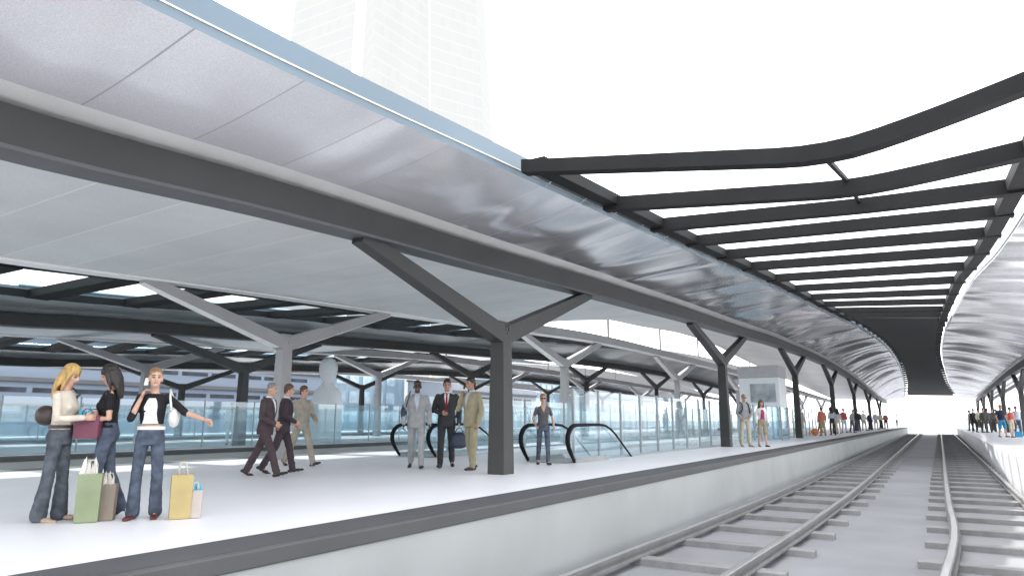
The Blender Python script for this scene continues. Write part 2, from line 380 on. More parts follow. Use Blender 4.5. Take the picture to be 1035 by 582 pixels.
canopy(-41.9, 15.5, .42, .25, EL, EDGE_Z, BEAM_A, BEAM_B, SOF_B, 'farthest canopy, low strip seen under the other two on the left')
canopy(4.75, 0, 0, 0, lambda q: EDGE_XR(q)*-1, EDGE_ZR, BEAM_R, lambda q: BEAM_R(q)+.1, lambda q: BEAM_R(q)+BD+.25,
       'curved pale metal canopy over the right hand platform', mirror=1, xA=4.75, xB=6.7, xL=7.2)

# ------------------------------------------------------------------ Y columns
ROWS = [  # x, first y, spacing, dz, beam function, dy, material, row words, count
    (-7.3, 11.4, 16.5, 0, BEAM_A, 0, 'dark_steel', 'dark grey Y shaped column {} in the row along the near platform edge', 8),
    (-15., 12.5, 16.5, 0, BEAM_B, 0, 'light_steel', 'pale grey Y shaped column {} in the inner row of the near platform', 7),
    (-24.6, 2.0, 16.5, .42, BEAM_A, 7., 'dark_steel', 'dark Y shaped column {} in the row behind the glass on the second platform', 7),
    (-32.3, 2.6, 16.2, .42, BEAM_B, 7., 'light_steel', 'pale Y shaped column {} in the far row of the second platform', 7),
    (-41.9, 10.4, 16.5, .42, BEAM_A, 15.5, 'dark_steel', 'dark Y shaped column {} in the row on the third platform', 6),
    (4.75, 8.5, 16.5, 0, BEAM_R, 0, 'dark_steel', 'dark Y shaped column {} in the row on the right hand platform', 8),
]
for X, ya, sp, dz, bf, dy, ma, words, cnt in ROWS:
    for k in range(cnt):
        y = ya + sp*k
        if y > 124: break
        zl = lambda yy: bf(yy - dy) + dz
        jz = zl(y) - 1.22
        e = empty('y_column', (X, y, 0), words.format(ORD[k] + ' from the camera'), 'column', 'Y shaped columns carrying the canopies')
        sh = MB(); r = lambda a, z: [(-a,-a,z),(a,-a,z),(a,a,z),(-a,a,z)]
        sh.loft([r(.19,0), r(.188,.02), r(.15,jz)]); sh.build('shaft', MT[ma], e, bevel=.012)
        for s in (-1, 1):
            a = MB(); ye = s*4.05; ze = zl(y+ye) + .03
            up_ = Vector((0, -s*(ze-jz), abs(ye))).normalized()
            p0 = Vector((0, s*.02, jz-.02 + (.003 if s > 0 else 0))); p1 = Vector((0, ye, ze))
            w0 = .30 if s < 0 else .294
            a.bar(p0, p1, w0, .36, w0-.06, .22); arm = a.build('arm', MT[ma], e, bevel=.012)
            if ma == 'light_steel':
                d = (p1-p0).normalized(); nrm = d.cross(Vector((1,0,0))); nrm = -nrm if nrm.z > 0 else nrm
                f = MB(); f.bar(p0 + d*.25 + nrm*.175, p1 + nrm*.118, .302, .014, .245, .014); f.build('flange', MT['white_steel'], arm)
        pl = MB(); pl.box(-.09,.09,-.19,.19,jz+.02,jz+.26)
        for s in (-1,1): pl.box(.148,.158,s*.05-.015,s*.05+.015,jz+.06,jz+.2)
        pl.build('joint_plate', MT[ma], e)

# ------------------------------------------------------------------ ribbed roofs over the tracks
RIB1 = interp([(-5.2,4.82),(-4.94,4.76),(-2.4,4.27),(-1.67,4.13),(-1.22,4.05),(-.68,4.04),(-.17,4.13),(.41,4.27),(1.07,4.45),(1.9,4.68)])
RH = [.0, .04, .05, .03, .02]
def rib_roof(x_l, z_l, x_r, z_r, ribs, slab0, slab1, label, first=None, gap=.34, hw=.1):
    e = empty('ribbed_roof', ((x_l(20)+x_r(20))/2, 0, 0), label, 'roof'); ox = (x_l(20)+x_r(20))/2
    y0 = ribs[0]
    # side beams
    for f, z, s in ((x_l, z_l, 1), (x_r, z_r, -1)):
        b = MB(); rg = []
        for y in ylist(y0+.09, slab0+1, 1.0):
            x = f(y) + s*.28 - ox; zz = z(y) - .02
            rg.append([(x-.13,y,zz+.02),(x+.13,y,zz+.02),(x+.13,y,zz+.21),(x-.13,y,zz+.21)])
        b.loft(rg); b.build('side_beam', MT['rib_steel'], e)
    for i, y in enumerate(ribs):
        xa = x_l(y) + .12; xb = x_r(y) - .12; za = z_l(y) + .0; zb = z_r(y) + .0; r_ = MB(); rg = []
        sag = first[i] if first and i < len(first) else 0
        K = 24
        for k in range(K+1):
            t = k/K; x = xa + (xb-xa)*t; zz = za + (zb-za)*t
            if sag:
                xr = -4.94 + t*(1.5+4.94); sh = RIB1(xr) - (4.83 + (4.57-4.83)*t); zz += sag*sh
            rg.append([(x-ox,y-hw,zz-RH[min(i,4)]),(x-ox,y+hw,zz-RH[min(i,4)]),(x-ox,y+hw,zz+.2),(x-ox,y-hw,zz+.2)])
        r_.loft(rg); r_.build('rib', MT['rib_steel'], e)
    if hw > .2:      # added tinted sheet over the ribs, dims the bright sky in the gaps
        gz = MB(); gz.loft([[(x_l(y) + .2 - ox, y, z_l(y) + .215), (x_r(y) - .2 - ox, y, z_r(y) + .215)] for y in ylist(y0, slab0, 1.5)], False, False); gz.build('tint_sheet', MT['tint_sheet'], e)
    # dark deck beyond the ribs, held clear of the canopy edges by short stubs
    d = MB(); rg = []
    for y in ylist(slab0, slab1, 1.5):
        a = x_l(y) + gap - ox; c = x_r(y) - gap - ox; za = z_l(y) + .1; zb = z_r(y) + .1; n = 6; lo = []; hi = []
        for k in range(n+1):
            t = k/n; x = a + (c-a)*t; zz = za + (zb-za)*t; lo.append((x,y,zz)); hi.append((x,y,zz+.22))
        rg.append(lo + hi[::-1])
    d.loft(rg); d.build('deck', MT['slab'], e)
    y = slab0 + 1.5
    while y < slab1 - 1.5:
        for f, z, s in ((x_l, z_l, 1), (x_r, z_r, -1)):
            st = MB(); a, b = sorted((f(y) + s*.0 - ox, f(y) + s*(gap+.05) - ox)); st.box(a, b, y-.7, y+.7, z(y)+.13, z(y)+.28); st.build('stub', MT['rib_steel'], e)
        y += 2.9
    return e
ribs = [8.3, 11.0, 13.1, 14.9, 16.8, 18.8, 21.3, 24.2, 27.2, 30.2, 33.2, 35.8]
main_roof = rib_roof(lambda y: -EDGE_X(y)+.1, EDGE_Z, lambda y: EDGE_XR(y)-.06, EDGE_ZR, ribs, 38., END-2, 'black ribbed open roof across the tracks ending in a dark solid deck', first=[.88,.42,.08])
lb = MB(); lb.bar((0,8.3,4.02),(0,11.0,4.56),.05,.06); lb.bar((0,11.0,4.56),(0,13.1,4.8),.05,.06)
o = lb.build('link_bar', MT['rib_steel'], main_roof); o.location = (-.86 - main_roof.location.x, 0, 0)
SL = lambda dy, dz: (lambda y: (SOF_B(y-dy)+.33 if y-dy < 22 else BEAM_B(y-dy)+BD+.12) + dz)
ribs2 = [1.2 + 2.75*i for i in range(13)]
rib_roof(lambda y: -22.4+ (5.15-EDGE_X(y-7)), lambda y: EDGE_Z(y-7)+.22, lambda y: -17.2, SL(0,0), ribs2, 36.5, END-2, 'black ribbed roof between the near canopy and the second one', hw=.3)
rib_roof(lambda y: -39.7 + (5.15-EDGE_X(y-15.5)), lambda y: EDGE_Z(y-15.5)+.25, lambda y: -34.5, SL(7,.42), [1.2+2.75*i for i in range(15)], 42., END-2, 'black ribbed roof between the second and the farthest canopy', hw=.35)
# ------------------------------------------------------------------ glass screens
def screen(x, y0, y1, step, h, gmat, label, th=.012, rail=False, base=0., postw=.034):
    e = empty('glass_screen', (x, y0, base), label, 'glass screen')
    n = int(round((y1-y0)/step)); st = (y1-y0)/n
    po = MB().box(-postw, postw, -postw*.8, postw*.8, 0, h+.04).build('post', MT['post'], e)
    pa = MB().box(-th/2, th/2, .03, st-.03, .06, h).build('pane', gmat, e)
    for k in range(n+1):
        p = po if k == 0 else po.copy()
        if k: col.objects.link(p)
        p.location = (0, k*st, 0)
        if k < n:
            q = pa if k == 0 else pa.copy()
            if k: col.objects.link(q)
            q.location = (0, k*st, 0)
    if rail: MB().box(-.03,.03,0,y1-y0,h,h+.04).build('top_rail', MT['post'], e)
    MB().box(-.05,.05,0,y1-y0,0,.055).build('base_rail', MT['post'], e)
    return e
screen(-7.72, 15.35, 54, 1.5, 1.75, MT['glass'], 'tall clear glass screen with slim posts starting beside the nearest handrail')
screen(-13.65, 16.5, 54, 1.6, 1.75, MT['glass'], 'tall glass screen on the far side of the escalators')
screen(-23.4, -6, 60, 2.2, 1.72, MT['glass2'], 'long blue tinted glass balustrade along the second platform', postw=.022)
screen(-41.0, -6, 70, 3.0, 1.75, MT['glass2'], 'pale glass balustrade along the third platform, seen through the blue one', postw=.025)
screen(6.4, 62, 100, 2.0, 1.75, MT['glass'], 'glass screen behind the people on the right hand platform')

# ------------------------------------------------------------------ escalators
def escalator(xl, xr, y, label, base=0., depth=1.05, fl=True):
    e = empty('escalator', ((xl+xr)/2, y, base), label, 'escalator', 'escalators going down from the platforms')
    hw = (xr-xl)/2
    prof = []   # newel: out of the floor, round the nose, along the top, then down
    prof += [(.36, .03), (.20, .20), (.07, .36), (.01, .5), (.02, .64), (.10, .76), (.22, .84), (.38, .885), (.6, .895)]
    prof += [(1.2,.9),(1.8,.9),(2.2,.875),(2.55,.78),(2.9,.62),(3.9,.04),(5.5,-.88)]
    for s in (-1, 1):
        h = MB(); h.tube([(s*hw, a, b) for a, b in prof], [.036,.046,.056,.06,.06,.06,.056,.05,.044,.04,.036,.032,.03,.028,.026,.026], 10); hr = h.build('handrail', MT['rubber'], e, True)
        g = MB(); inn = [(a+.0, b-.03) for a, b in prof]; rg = []
        top = inn[4:]; vs = [(s*hw-.006, a, b) for a, b in top] + [(s*hw-.006, 5.5, -1.05), (s*hw-.006, 2.1, -.02), (s*hw-.006, .38, .02)]
        n = len(vs); vs2 = [(x+.012, a, b) for x, a, b in vs]
        g.add(vs+vs2, [tuple(range(n)), tuple(range(2*n-1, n-1, -1))] + [(i, (i+1)%n, n+(i+1)%n, n+i) for i in range(n)])
        g.build('balustrade', MT['glass_clear'], e)
        sk = MB(); sk.bar((s*hw, .36, .06), (s*hw, 2.1, .06), .07, .11); sk.bar((s*hw, 2.1, .06), (s*hw, 4.0, -1.0), .071, .13); sk.build('skirt', MT['comb'], e)
    st = MB(); st.box(-hw+.1, hw-.1, .1, 2.0, .006, .02)
    for k in range(6): st.box(-hw+.1, hw-.1, 2.0+k*.36, 2.36+k*.36, -.03-(k+1)*.19, -.01-k*.19)
    st.build('steps', MT['comb'], e)
    return e
escalator(-8.93, -7.63, 14.85, 'escalator with black looped handrails nearest the track, by the walking woman')
escalator(-13.35, -12.05, 15.1, 'escalator with black looped handrails behind the men in suits')
escalator(-23.0, -22.2, 2.0, 'escalator handrail loop at the far left in front of blue glass', fl=False)

# ------------------------------------------------------------------ lift enclosure, bench, white silhouette
MT['poster'] = mat('poster_grey', (.36,.4,.43), .4, 0, .45, 1.6)
MT['lift_white'] = mat('lift_panel', (.74,.78,.80), .4, 0, .04)
MT['lift_grey'] = mat('lift_top', (.42,.42,.43), .5, 0, .06)
l = empty('lift_enclosure', (-8.3, 40, 0), 'white lift enclosure with grey top band and a picture panel above the glass', 'lift')
MB().box(-1.05,1.05,-1.0,1.0,1.75,3.3).build('panel_box', MT['lift_white'], l, bevel=.02)
MB().box(-1.08,1.08,-1.03,1.03,3.303,3.95).build('top_band', MT['lift_grey'], l, bevel=.02)
f = MB(); f.box(-.46,.86,-1.035,-1.004,1.98,2.98); f.build('picture', MT['poster'], l)
MB().box(1.004,1.03,-.7,.7,1.98,2.98).build('picture', MT['poster'], l)
for sx in (-1,1):
    for sy in (-1,1): MB().box(sx*1.0-.04, sx*1.0+.04, sy*.95-.04, sy*.95+.04, 0, 1.747).build('post', MT['post'], l)
for a in ((-.95,.95,-.956,-.944),(-.95,.95,.944,.956)): MB().box(*a, .03, 1.74).build('pane', MT['glass2'], l)
for sx in (-1,1): MB().box(sx*1.0-.006, sx*1.0+.006, -.9,.9,.03,1.74).build('pane', MT['glass2'], l)

b = empty('platform_bench', (-15.2, 30, 0), 'long low white bench on the platform behind the glass screens', 'bench')
MB().box(-.28,.28,0,22,.36,.46).build('seat', MT['white'], b, bevel=.02)
for k in range(12): MB().box(-.2,.2,.4+k*1.9,.5+k*1.9,0,.357).build('leg', MT['post'], b)

MT['bust'] = mat('silhouette_white', (.95,.95,.97), .6, 0, .02)  # ghostly white silhouette of a person modelled as a solid, on an added plinth
b = empty('white_silhouette', (-25.9, 24.4, 0), 'plain white head and shoulders silhouette standing above the blue glass', 'silhouette')
m = MB()
def ring(z, rx, ry, cx=0, n=20): return [(cx+rx*math.cos(2*math.pi*k/n), ry*math.sin(2*math.pi*k/n), z) for k in range(n)]
m.loft([ring(1.6,.98,.5), ring(1.9,.98,.5), ring(2.25,.9,.46), ring(2.5,.72,.4), ring(2.68,.42,.33), ring(2.8,.29,.29), ring(2.95,.29,.30), ring(3.1,.36,.38), ring(3.3,.42,.44), ring(3.55,.45,.47), ring(3.8,.42,.44), ring(4.0,.30,.31), ring(4.1,.1,.1)])
m.build('figure', MT['bust'], b, True)
MB().box(-.7,.7,-.4,.4,0,1.6).build('plinth', MT['lift_white'], b, bevel=.02)

# ------------------------------------------------------------------ far buildings and the hazy tower
def bmat(name, c, winc, sx, sz, fx=.6, fz=.5, rough=.5):
    """facade: window grid from object coordinates (y along the facade, z up)"""
    m = mat(name, c, rough, 0, .06, .5); nt = m.node_tree; N = nt.nodes; L = nt.links; b_ = N['Principled BSDF']
    base = b_.inputs['Base Color'].links[0].from_socket
    return m
MT['facade_grey'] = mat('facade_grey', (.17,.21,.27), .6, 0, .1, .4, stretch=(1,.3,3))
MT['facade_pale'] = mat('facade_pale', (.24,.27,.31), .5, 0, .08, .3)
MT['facade_blue'] = mat('facade_blue', (.17,.24,.30), .3, .1, .2, .4, stretch=(1,3,.4))
MT['window_dark'] = mat('window_dark', (.05,.06,.075), .15, .2, .4, .7)
MT['window_pale'] = mat('window_pale', (.30,.40,.47), .15, .2, .25, .8)
MT['concrete'] = mat('concrete_band', (.09,.095,.10), .7, 0, .1, .6)
def building(x, y0, y1, h, body, win, rows, stepy, ww, hh, label, band=True, z0=.8, fz=3.2, roof=None):
    e = empty('station_building', (x, (y0+y1)/2, GZ), label, 'building', 'buildings beyond the far platforms'); L_ = (y1-y0)/2; H = h-GZ
    MB().box(-9, 0, -L_, L_, 0, H).build('wall', MT[body], e)
    MB().box(-9.15, .25, -L_-.2, L_+.2, H+.003, H+.4).build('roof', MT[roof or 'concrete'], e)
    n = int((2*L_-1)/stepy); c = 0
    for r in range(rows):
        z = z0 + 1.1 + r*fz
        if z + hh > H - .2: break
        for k in range(n):
            if c >= 100: break
            c += 1
            yy = -L_ + .8 + k*stepy + (stepy-ww)/2
            f = MB(); f.box(.003, .07, yy, yy+ww, z, z+hh); f.build('window', MT[win], e)
        if band: MB().box(.003, .3, -L_, L_, z+hh+.5, z+hh+.85).build('band', MT['concrete'], e)
    return e
building(-66, -20, 62, 8.2, 'facade_grey', 'window_dark', 3, 3.4, 2.9, .38, 'long blue grey building with thin dark strip windows at the far left', z0=1.2, fz=2.2)
building(-72, 63, 84, 10.5, 'facade_blue', 'window_pale', 4, 2.6, 1.8, 1.7, 'pale blue building with tall windows behind the walking men', band=False, fz=2.7)
building(-64, 86, 112, 7.2, 'facade_pale', 'window_dark', 2, 3.4, 2.6, 1.0, 'low pale building between two taller blue ones', fz=3.)
building(-70, 114, 134, 12.5, 'facade_blue', 'window_pale', 4, 2.4, 1.6, 1.8, 'tall pale blue glazed building right of the nearest column', band=False, fz=2.9)
building(-66, 137, 180, 8.0, 'facade_pale', 'window_pale', 2, 3.0, 2.2, 1.6, 'long pale building behind the glass screens', fz=3.)

def tower():
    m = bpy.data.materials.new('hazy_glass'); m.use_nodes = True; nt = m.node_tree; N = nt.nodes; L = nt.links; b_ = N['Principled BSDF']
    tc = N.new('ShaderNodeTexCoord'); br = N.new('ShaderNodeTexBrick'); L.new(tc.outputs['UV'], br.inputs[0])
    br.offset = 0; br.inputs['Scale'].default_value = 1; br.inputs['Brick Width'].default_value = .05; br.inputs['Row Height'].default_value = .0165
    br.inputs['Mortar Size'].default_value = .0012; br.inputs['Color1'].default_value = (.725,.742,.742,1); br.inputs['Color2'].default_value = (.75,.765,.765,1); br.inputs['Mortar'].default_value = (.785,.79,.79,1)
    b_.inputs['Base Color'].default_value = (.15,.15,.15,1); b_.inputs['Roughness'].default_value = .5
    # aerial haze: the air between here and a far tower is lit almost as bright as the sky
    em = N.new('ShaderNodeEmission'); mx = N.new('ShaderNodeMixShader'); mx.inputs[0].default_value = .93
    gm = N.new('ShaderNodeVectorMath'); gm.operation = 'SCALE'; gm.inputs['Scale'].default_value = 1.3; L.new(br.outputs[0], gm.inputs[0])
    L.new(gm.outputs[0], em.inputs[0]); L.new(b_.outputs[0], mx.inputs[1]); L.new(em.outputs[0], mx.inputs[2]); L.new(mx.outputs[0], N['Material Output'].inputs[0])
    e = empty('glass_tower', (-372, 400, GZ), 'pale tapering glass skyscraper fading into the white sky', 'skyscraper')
    def facet(name, pts0, top):
        me = bpy.data.meshes.new(name); vs = []; fs = []; uv = []
        n = len(pts0)
        vs = [(x, y, 0) for x, y in pts0] + [(x*top, y*top, 640) for x, y in pts0]
        fs = [(i, i+1, n+i+1, n+i) for i in range(n-1)]
        me.from_pydata(vs, [], fs); u = me.uv_layers.new(name='UVMap'); acc = [0]
        for i in range(n-1): acc.append(acc[-1] + math.dist(pts0[i], pts0[i+1])/100)
        for p in me.polygons:
            for li, vi in zip(p.loop_indices, p.vertices):
                i = vi % n; u.data[li].uv = (acc[i]*(1 if vi < n else top*.9+.1), 0 if vi < n else 1)
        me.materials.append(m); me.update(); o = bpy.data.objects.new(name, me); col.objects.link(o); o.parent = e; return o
    c = Vector((0,0)); rt = Vector((RT.x, RT.y)); fr = Vector((FR.x, FR.y))
    P = lambda a, b_: tuple(rt*a + fr*b_)
    W = 104
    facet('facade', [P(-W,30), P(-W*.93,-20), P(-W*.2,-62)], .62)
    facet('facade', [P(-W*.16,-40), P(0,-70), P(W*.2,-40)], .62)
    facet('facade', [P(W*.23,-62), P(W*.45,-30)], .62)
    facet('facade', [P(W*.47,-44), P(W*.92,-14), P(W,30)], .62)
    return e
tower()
# ------------------------------------------------------------------ people
def fabric(name, c, var=.12, bump=.35): return mat('cloth_'+name, c, .85, 0, var, 9, bump=bump, bscale=22, spec=.2)
CL = dict(
    cream=fabric('cream', (.62,.56,.47)), jeans=fabric('denim', (.08,.098,.135), .4), jeans_grey=fabric('denim_grey', (.09,.102,.12), .4),
    black=fabric('black', (.018,.018,.02)), white=fabric('white', (.78,.78,.78), .06), brown_suit=fabric('brown_suit', (.075,.055,.06)),
    plum_suit=fabric('plum_suit', (.06,.045,.055)), beige_suit=fabric('beige_suit', (.36,.33,.28)), grey_suit=fabric('grey_suit', (.33,.34,.35)),
    charcoal=fabric('charcoal', (.045,.045,.048)), olive_suit=fabric('olive_suit', (.33,.30,.20)), grey_top=fabric('grey_top', (.10,.10,.105)),
    sweat=fabric('grey_sweater', (.33,.34,.36)), khaki=fabric('khaki', (.50,.46,.37)), shorts=fabric('khaki_shorts', (.36,.31,.22)),
    magenta=fabric('magenta', (.40,.05,.14)), red=fabric('red', (.55,.10,.08)), coral=fabric('coral', (.62,.20,.16)), navy=fabric('navy', (.035,.04,.085)),
    blue=fabric('bright_blue', (.05,.28,.50)), tie=fabric('red_tie', (.30,.02,.03)), paleblue=fabric('pale_blue', (.5,.55,.62)), tan=fabric('tan', (.40,.29,.17)),
    ghost=fabric('pale_cloth', (.75,.78,.82)), greygreen=fabric('dark_green', (.07,.075,.06)),
    skin=mat('skin_light', (.55,.34,.25), .5, 0, .06, 14, spec=.4), skin_tan=mat('skin_tan', (.42,.24,.16), .5, 0, .06, 14), skin_dark=mat('skin_dark', (.10,.055,.038), .45, 0, .1, 14),
    eye=mat('eye_dark', (.03,.02,.018), .3), lip=mat('lips', (.42,.14,.13), .45),
    blonde=mat('hair_blonde', (.50,.32,.11), .45, 0, .35, 30, stretch=(1,1,.15), bump=.5, bscale=60), dark_hair=mat('hair_dark', (.018,.013,.011), .4, 0, .3, 30, stretch=(1,1,.15), bump=.5, bscale=60),
    light_hair=mat('hair_light', (.24,.135,.06), .45, 0, .3, 30, stretch=(1,1,.15), bump=.4, bscale=60), brown_hair=mat('hair_brown', (.10,.052,.028), .45, 0, .3, 30, stretch=(1,1,.15), bump=.4, bscale=60), grey_hair=mat('hair_grey', (.22,.22,.22), .5, 0, .4, 40), red_hair=mat('hair_red', (.33,.15,.06), .5, 0, .3, 30),
    shoe=mat('shoe_black', (.02,.017,.016), .35), shoe_red=mat('shoe_maroon', (.10,.025,.02), .35), shoe_tan=mat('shoe_tan', (.45,.33,.24), .5), shoe_grey=mat('shoe_grey', (.30,.30,.31), .6),
    leather=mat('leather_dark', (.045,.03,.025), .4, 0, .2, 8), bag_navy=mat('bag_navy', (.03,.04,.07), .5), bag_white=mat('bag_white', (.70,.69,.65), .5, 0, .05),
    gold=mat('glasses_dark', (.015,.015,.018), .15), belt=mat('belt_white', (.8,.79,.76), .4), belt_d=mat('belt_dark', (.04,.03,.025), .4),
)
tmp_scene = bpy.data.scenes.new('workbench')
def remesh(mb, voxel, smooth=2, wrinkle=0., seed=0.):
    me = mb.mesh('tmp', []); o = bpy.data.objects.new('tmp', me); tmp_scene.collection.objects.link(o)
    m = o.modifiers.new('r', 'REMESH'); m.mode = 'VOXEL'; m.voxel_size = voxel; m.use_smooth_shade = True
    if smooth:
        s = o.modifiers.new('s', 'SMOOTH'); s.factor = .5; s.iterations = smooth
    
    with bpy.context.temp_override(scene=tmp_scene, view_layer=tmp_scene.view_layers[0]):
        dg = bpy.context.evaluated_depsgraph_get(); dg.update()
        r = bpy.data.meshes.new_from_object(o.evaluated_get(dg))
    bpy.data.objects.remove(o); bpy.data.meshes.remove(me)
    if wrinkle:
        for v in r.vertices:
            p = v.co; n = noise.noise(Vector((p.x*7+seed, p.y*7, p.z*13))) + .5*noise.noise(Vector((p.x*17, p.y*17+seed, p.z*27)))
            v.co += v.normal * (n*wrinkle)
    return r
def limb(mb, pts, rads, n=12):
    """tapered limb with rounded ends; rads are radii or (rx, ry) in the section plane"""
    mb.tube(pts, rads, n)
    for p, r in ((pts[0], rads[0]), (pts[-1], rads[-1])): mb.ell(p, r*.99, r*.99, r*.99, n=n, m=6)
    for p, r in list(zip(pts, rads))[1:-1]: mb.ell(p, r*1.0, r*1.0, r*1.0, n=n, m=6)
def V3(*a): return Vector(a)

def person(loc, face, height, label, pose=None, top='black', sleeve='long', bottom='jeans', legs='long', flare=0., skin='skin', hair='dark_hair', hairstyle='short',
           female=False, shoes='shoe', shirt=None, tie=None, suit=False, group=None, detail=2, lean=0., head_yaw=0., head_pitch=0., glasses=False, belt=None, midriff=False,
           open_front=None, heel=False, extras=None, cat='person', backpack=False, vneck=False):
    """local frame: +Y is the way the person faces, +X their right hand; built 1.75 tall, then scaled"""
    P = dict(LH=0, RH=0, LK=4, RK=4, Lab=2, Rab=2, LE=None, LW=None, RE=None, RW=None, Ldrop=0, Rdrop=0, toe=8, fing=.5)
    P.update(pose or {})
    hipw = .088 if not female else .085
    shw = .182 if not female else .15
    ML = Matrix.Rotation(-R(lean), 3, 'X'); PV = V3(0,0,.93)
    def T(p): return ML @ (V3(*p) - PV) + PV
    leg = {}
    for s, a, k, ab in ((-1, P['LH'], P['LK'], P['Lab']), (1, P['RH'], P['RK'], P['Rab'])):
        h = V3(s*hipw, 0, .91); ar, kr, br = R(a), R(a-k), R(ab)
        kn = h + V3(s*math.sin(br)*.43, math.sin(ar)*.43, -math.cos(ar)*.43*math.cos(br))
        an = kn + V3(s*math.sin(br)*.3*.4, math.sin(kr)*.40, -math.cos(kr)*.40)
        leg[s] = (h, kn, an, kr)
    low = min(l[2].z for l in leg.values()); dzz = (.085 if not heel else .12) - low      # the lower ankle stands on the floor
    for s in leg: leg[s] = tuple(q + V3(0,0,dzz) if isinstance(q, Vector) else q for q in leg[s])
    off = V3(0,0,dzz)
    T_ = lambda p: T(p) + off
    sh = {s: T_((s*shw, -.005, 1.405)) for s in (-1,1)}
    arm = {}
    for s, e, w_ in ((-1, P['LE'], P['LW']), (1, P['RE'], P['RW'])):
        e = T_(e) if e else T_((s*(shw+.065), -.035, 1.13)); w_ = T_(w_) if w_ else T_((s*(shw+.075), .06, .87))
        d = (e - sh[s]); e = sh[s] + d.normalized()*.295; d = w_ - e; w_ = e + d.normalized()*.255; arm[s] = (sh[s], e, w_)
    HC = T_((0, .035, 1.625)); HM = ML @ Matrix.Rotation(R(-head_yaw), 3, 'Z') @ Matrix.Rotation(R(head_pitch), 3, 'X')
    def H(x, y, z): return HC + HM @ V3(x, y, z)
    vx = (.009, .013, .024)[2-detail] if detail < 3 else .009
    # ---- body (one continuous skin mesh)
    b = MB()
    def torso(mb, rings):
        rr = []
        for z, rx, ry, y0 in rings: rr.append([T_((rx*math.cos(2*math.pi*k/20), y0 + ry*math.sin(2*math.pi*k/20), z)) for k in range(20)])
        mb.loft(rr)
    if female: base = [(.86,.11,.09,0),(.93,.152,.105,-.01),(1.0,.14,.095,0),(1.08,.115,.085,.005),(1.18,.125,.09,.01),(1.27,.135,.105,.02),(1.36,.135,.085,.005),(1.42,.12,.065,0),(1.455,.06,.05,0)]
    else: base = [(.86,.11,.09,0),(.93,.155,.11,0),(1.02,.148,.1,0),(1.12,.148,.1,.005),(1.25,.165,.115,.01),(1.36,.165,.1,0),(1.43,.14,.075,-.005),(1.465,.07,.06,-.005)]
    torso(b, base)
    limb(b, [T_((0,-.012,1.42)), T_((0,.012,1.53)), H(0,-.012,-.04)], [.058 if not female else .05, .052 if not female else .045, .05])
    for s in (-1,1):
        S, E, W = arm[s]; k = .88 if female else 1.
        limb(b, [S, S.lerp(E,.5), E, E.lerp(W,.4), W], [.05*k,.046*k,.038*k,.038*k,.026*k], 10)
        h, kn, an, kr = leg[s]
        limb(b, [h, h.lerp(kn,.5), kn, kn.lerp(an,.35)+V3(0,-.012,0), an], [.078,.066,.05,.05,.034], 10)
        fd = V3(s*math.sin(R(P['toe'])), math.cos(R(P['toe'])), 0); fd = Matrix.Rotation(max(min(kr,.9),-.6), 3, 'X') @ fd
        limb(b, [an, an + fd*.09 - V3(0,0,.062)], [.034,.02], 8)
    # head: skull, jaw, cheeks, nose, ears, brow
    b.ell(H(0,-.008,.03), .074, .094, .094, HM, 16, 12); b.ell(H(0,.022,-.035), .056, .064, .078, HM, 14, 10); b.ell(H(0,.052,-.088), .028, .026, .022, HM)
    for s in (-1,1): b.ell(H(s*.034,.05,-.02), .026, .026, .028, HM); b.ell(H(s*.075,-.008,-.01), .011, .022, .034, HM); b.ell(H(s*.028,.074,.028), .026, .013, .010, HM)
    b.tube([H(0,.082,.018), H(0,.102,-.02)], [.009,.016], 8); b.ell(H(0,.098,-.024), .016, .014, .012, HM); b.ell(H(0,.078,-.057), .022, .012, .010, HM)
    me = remesh(b, vx, 2)
    body = bpy.data.objects.new('person', me); col.objects.link(body)
    # hands: palm, four curled fingers of unequal length, thumb - joined into the body mesh
    hb = MB()
    hands = {}
    for s in (-1,1):
        S, E, W = arm[s]; d = (W-E).normalized(); a = Vector((0,0,1)) if abs(d.z) < .8 else Vector((0,1,0))
        pal = (Vector((-s,0,0)) - d*d.dot(Vector((-s,0,0)))).normalized()       # palm looks towards the body
        side = d.cross(pal).normalized()
        if side.y < 0 and abs(d.z) > .5: side = -side
        hands[s] = W + d*.085
        if detail < 1: hb.ell(W + d*.06, .03,.03,.06); continue
        rg = []
        for t, w_, th in ((-.012,.022,.02),(.03,.034,.017),(.065,.040,.015),(.09,.038,.012)):
            rg.append([W + d*t + side*(w_*math.cos(2*math.pi*k/10)) + pal*(th*math.sin(2*math.pi*k/10)) for k in range(10)])
        hb.loft(rg)
        for i, Lf in enumerate((.070,.080,.075,.058)):
            p0 = W + d*.08 + side*(.028 - .0187*i); c = R(22 + 30*P['fing']); d1 = (d*math.cos(c*.6) + pal*math.sin(c*.6)); d2 = d*math.cos(c*1.6) + pal*math.sin(c*1.6)
            p1 = p0 + d1*Lf*.5; p2 = p1 + d2*Lf*.5; hb.tube([p0 - d*.02, p0, p1, p2], [.0085,.009,.0082,.0062], 7)
        p0 = W + d*.025 + side*.026; p1 = p0 + (d*.7 + side*.6 + pal*.25).normalized()*.036; p2 = p1 + (d*.95 + side*.15 + pal*.35).normalized()*.030
        hb.tube([p0, p1, p2], [.0125,.0105,.008], 7)
    hm = hb.mesh('tmp', [])
    bm = bmesh.new(); bm.from_mesh(me); bm.from_mesh(hm); bm.to_mesh(me); bm.free(); bpy.data.meshes.remove(hm)
    me.polygons.foreach_set('use_smooth', [True]*len(me.polygons))
    for k in (skin, 'eye', 'lip'): me.materials.append(CL[k])
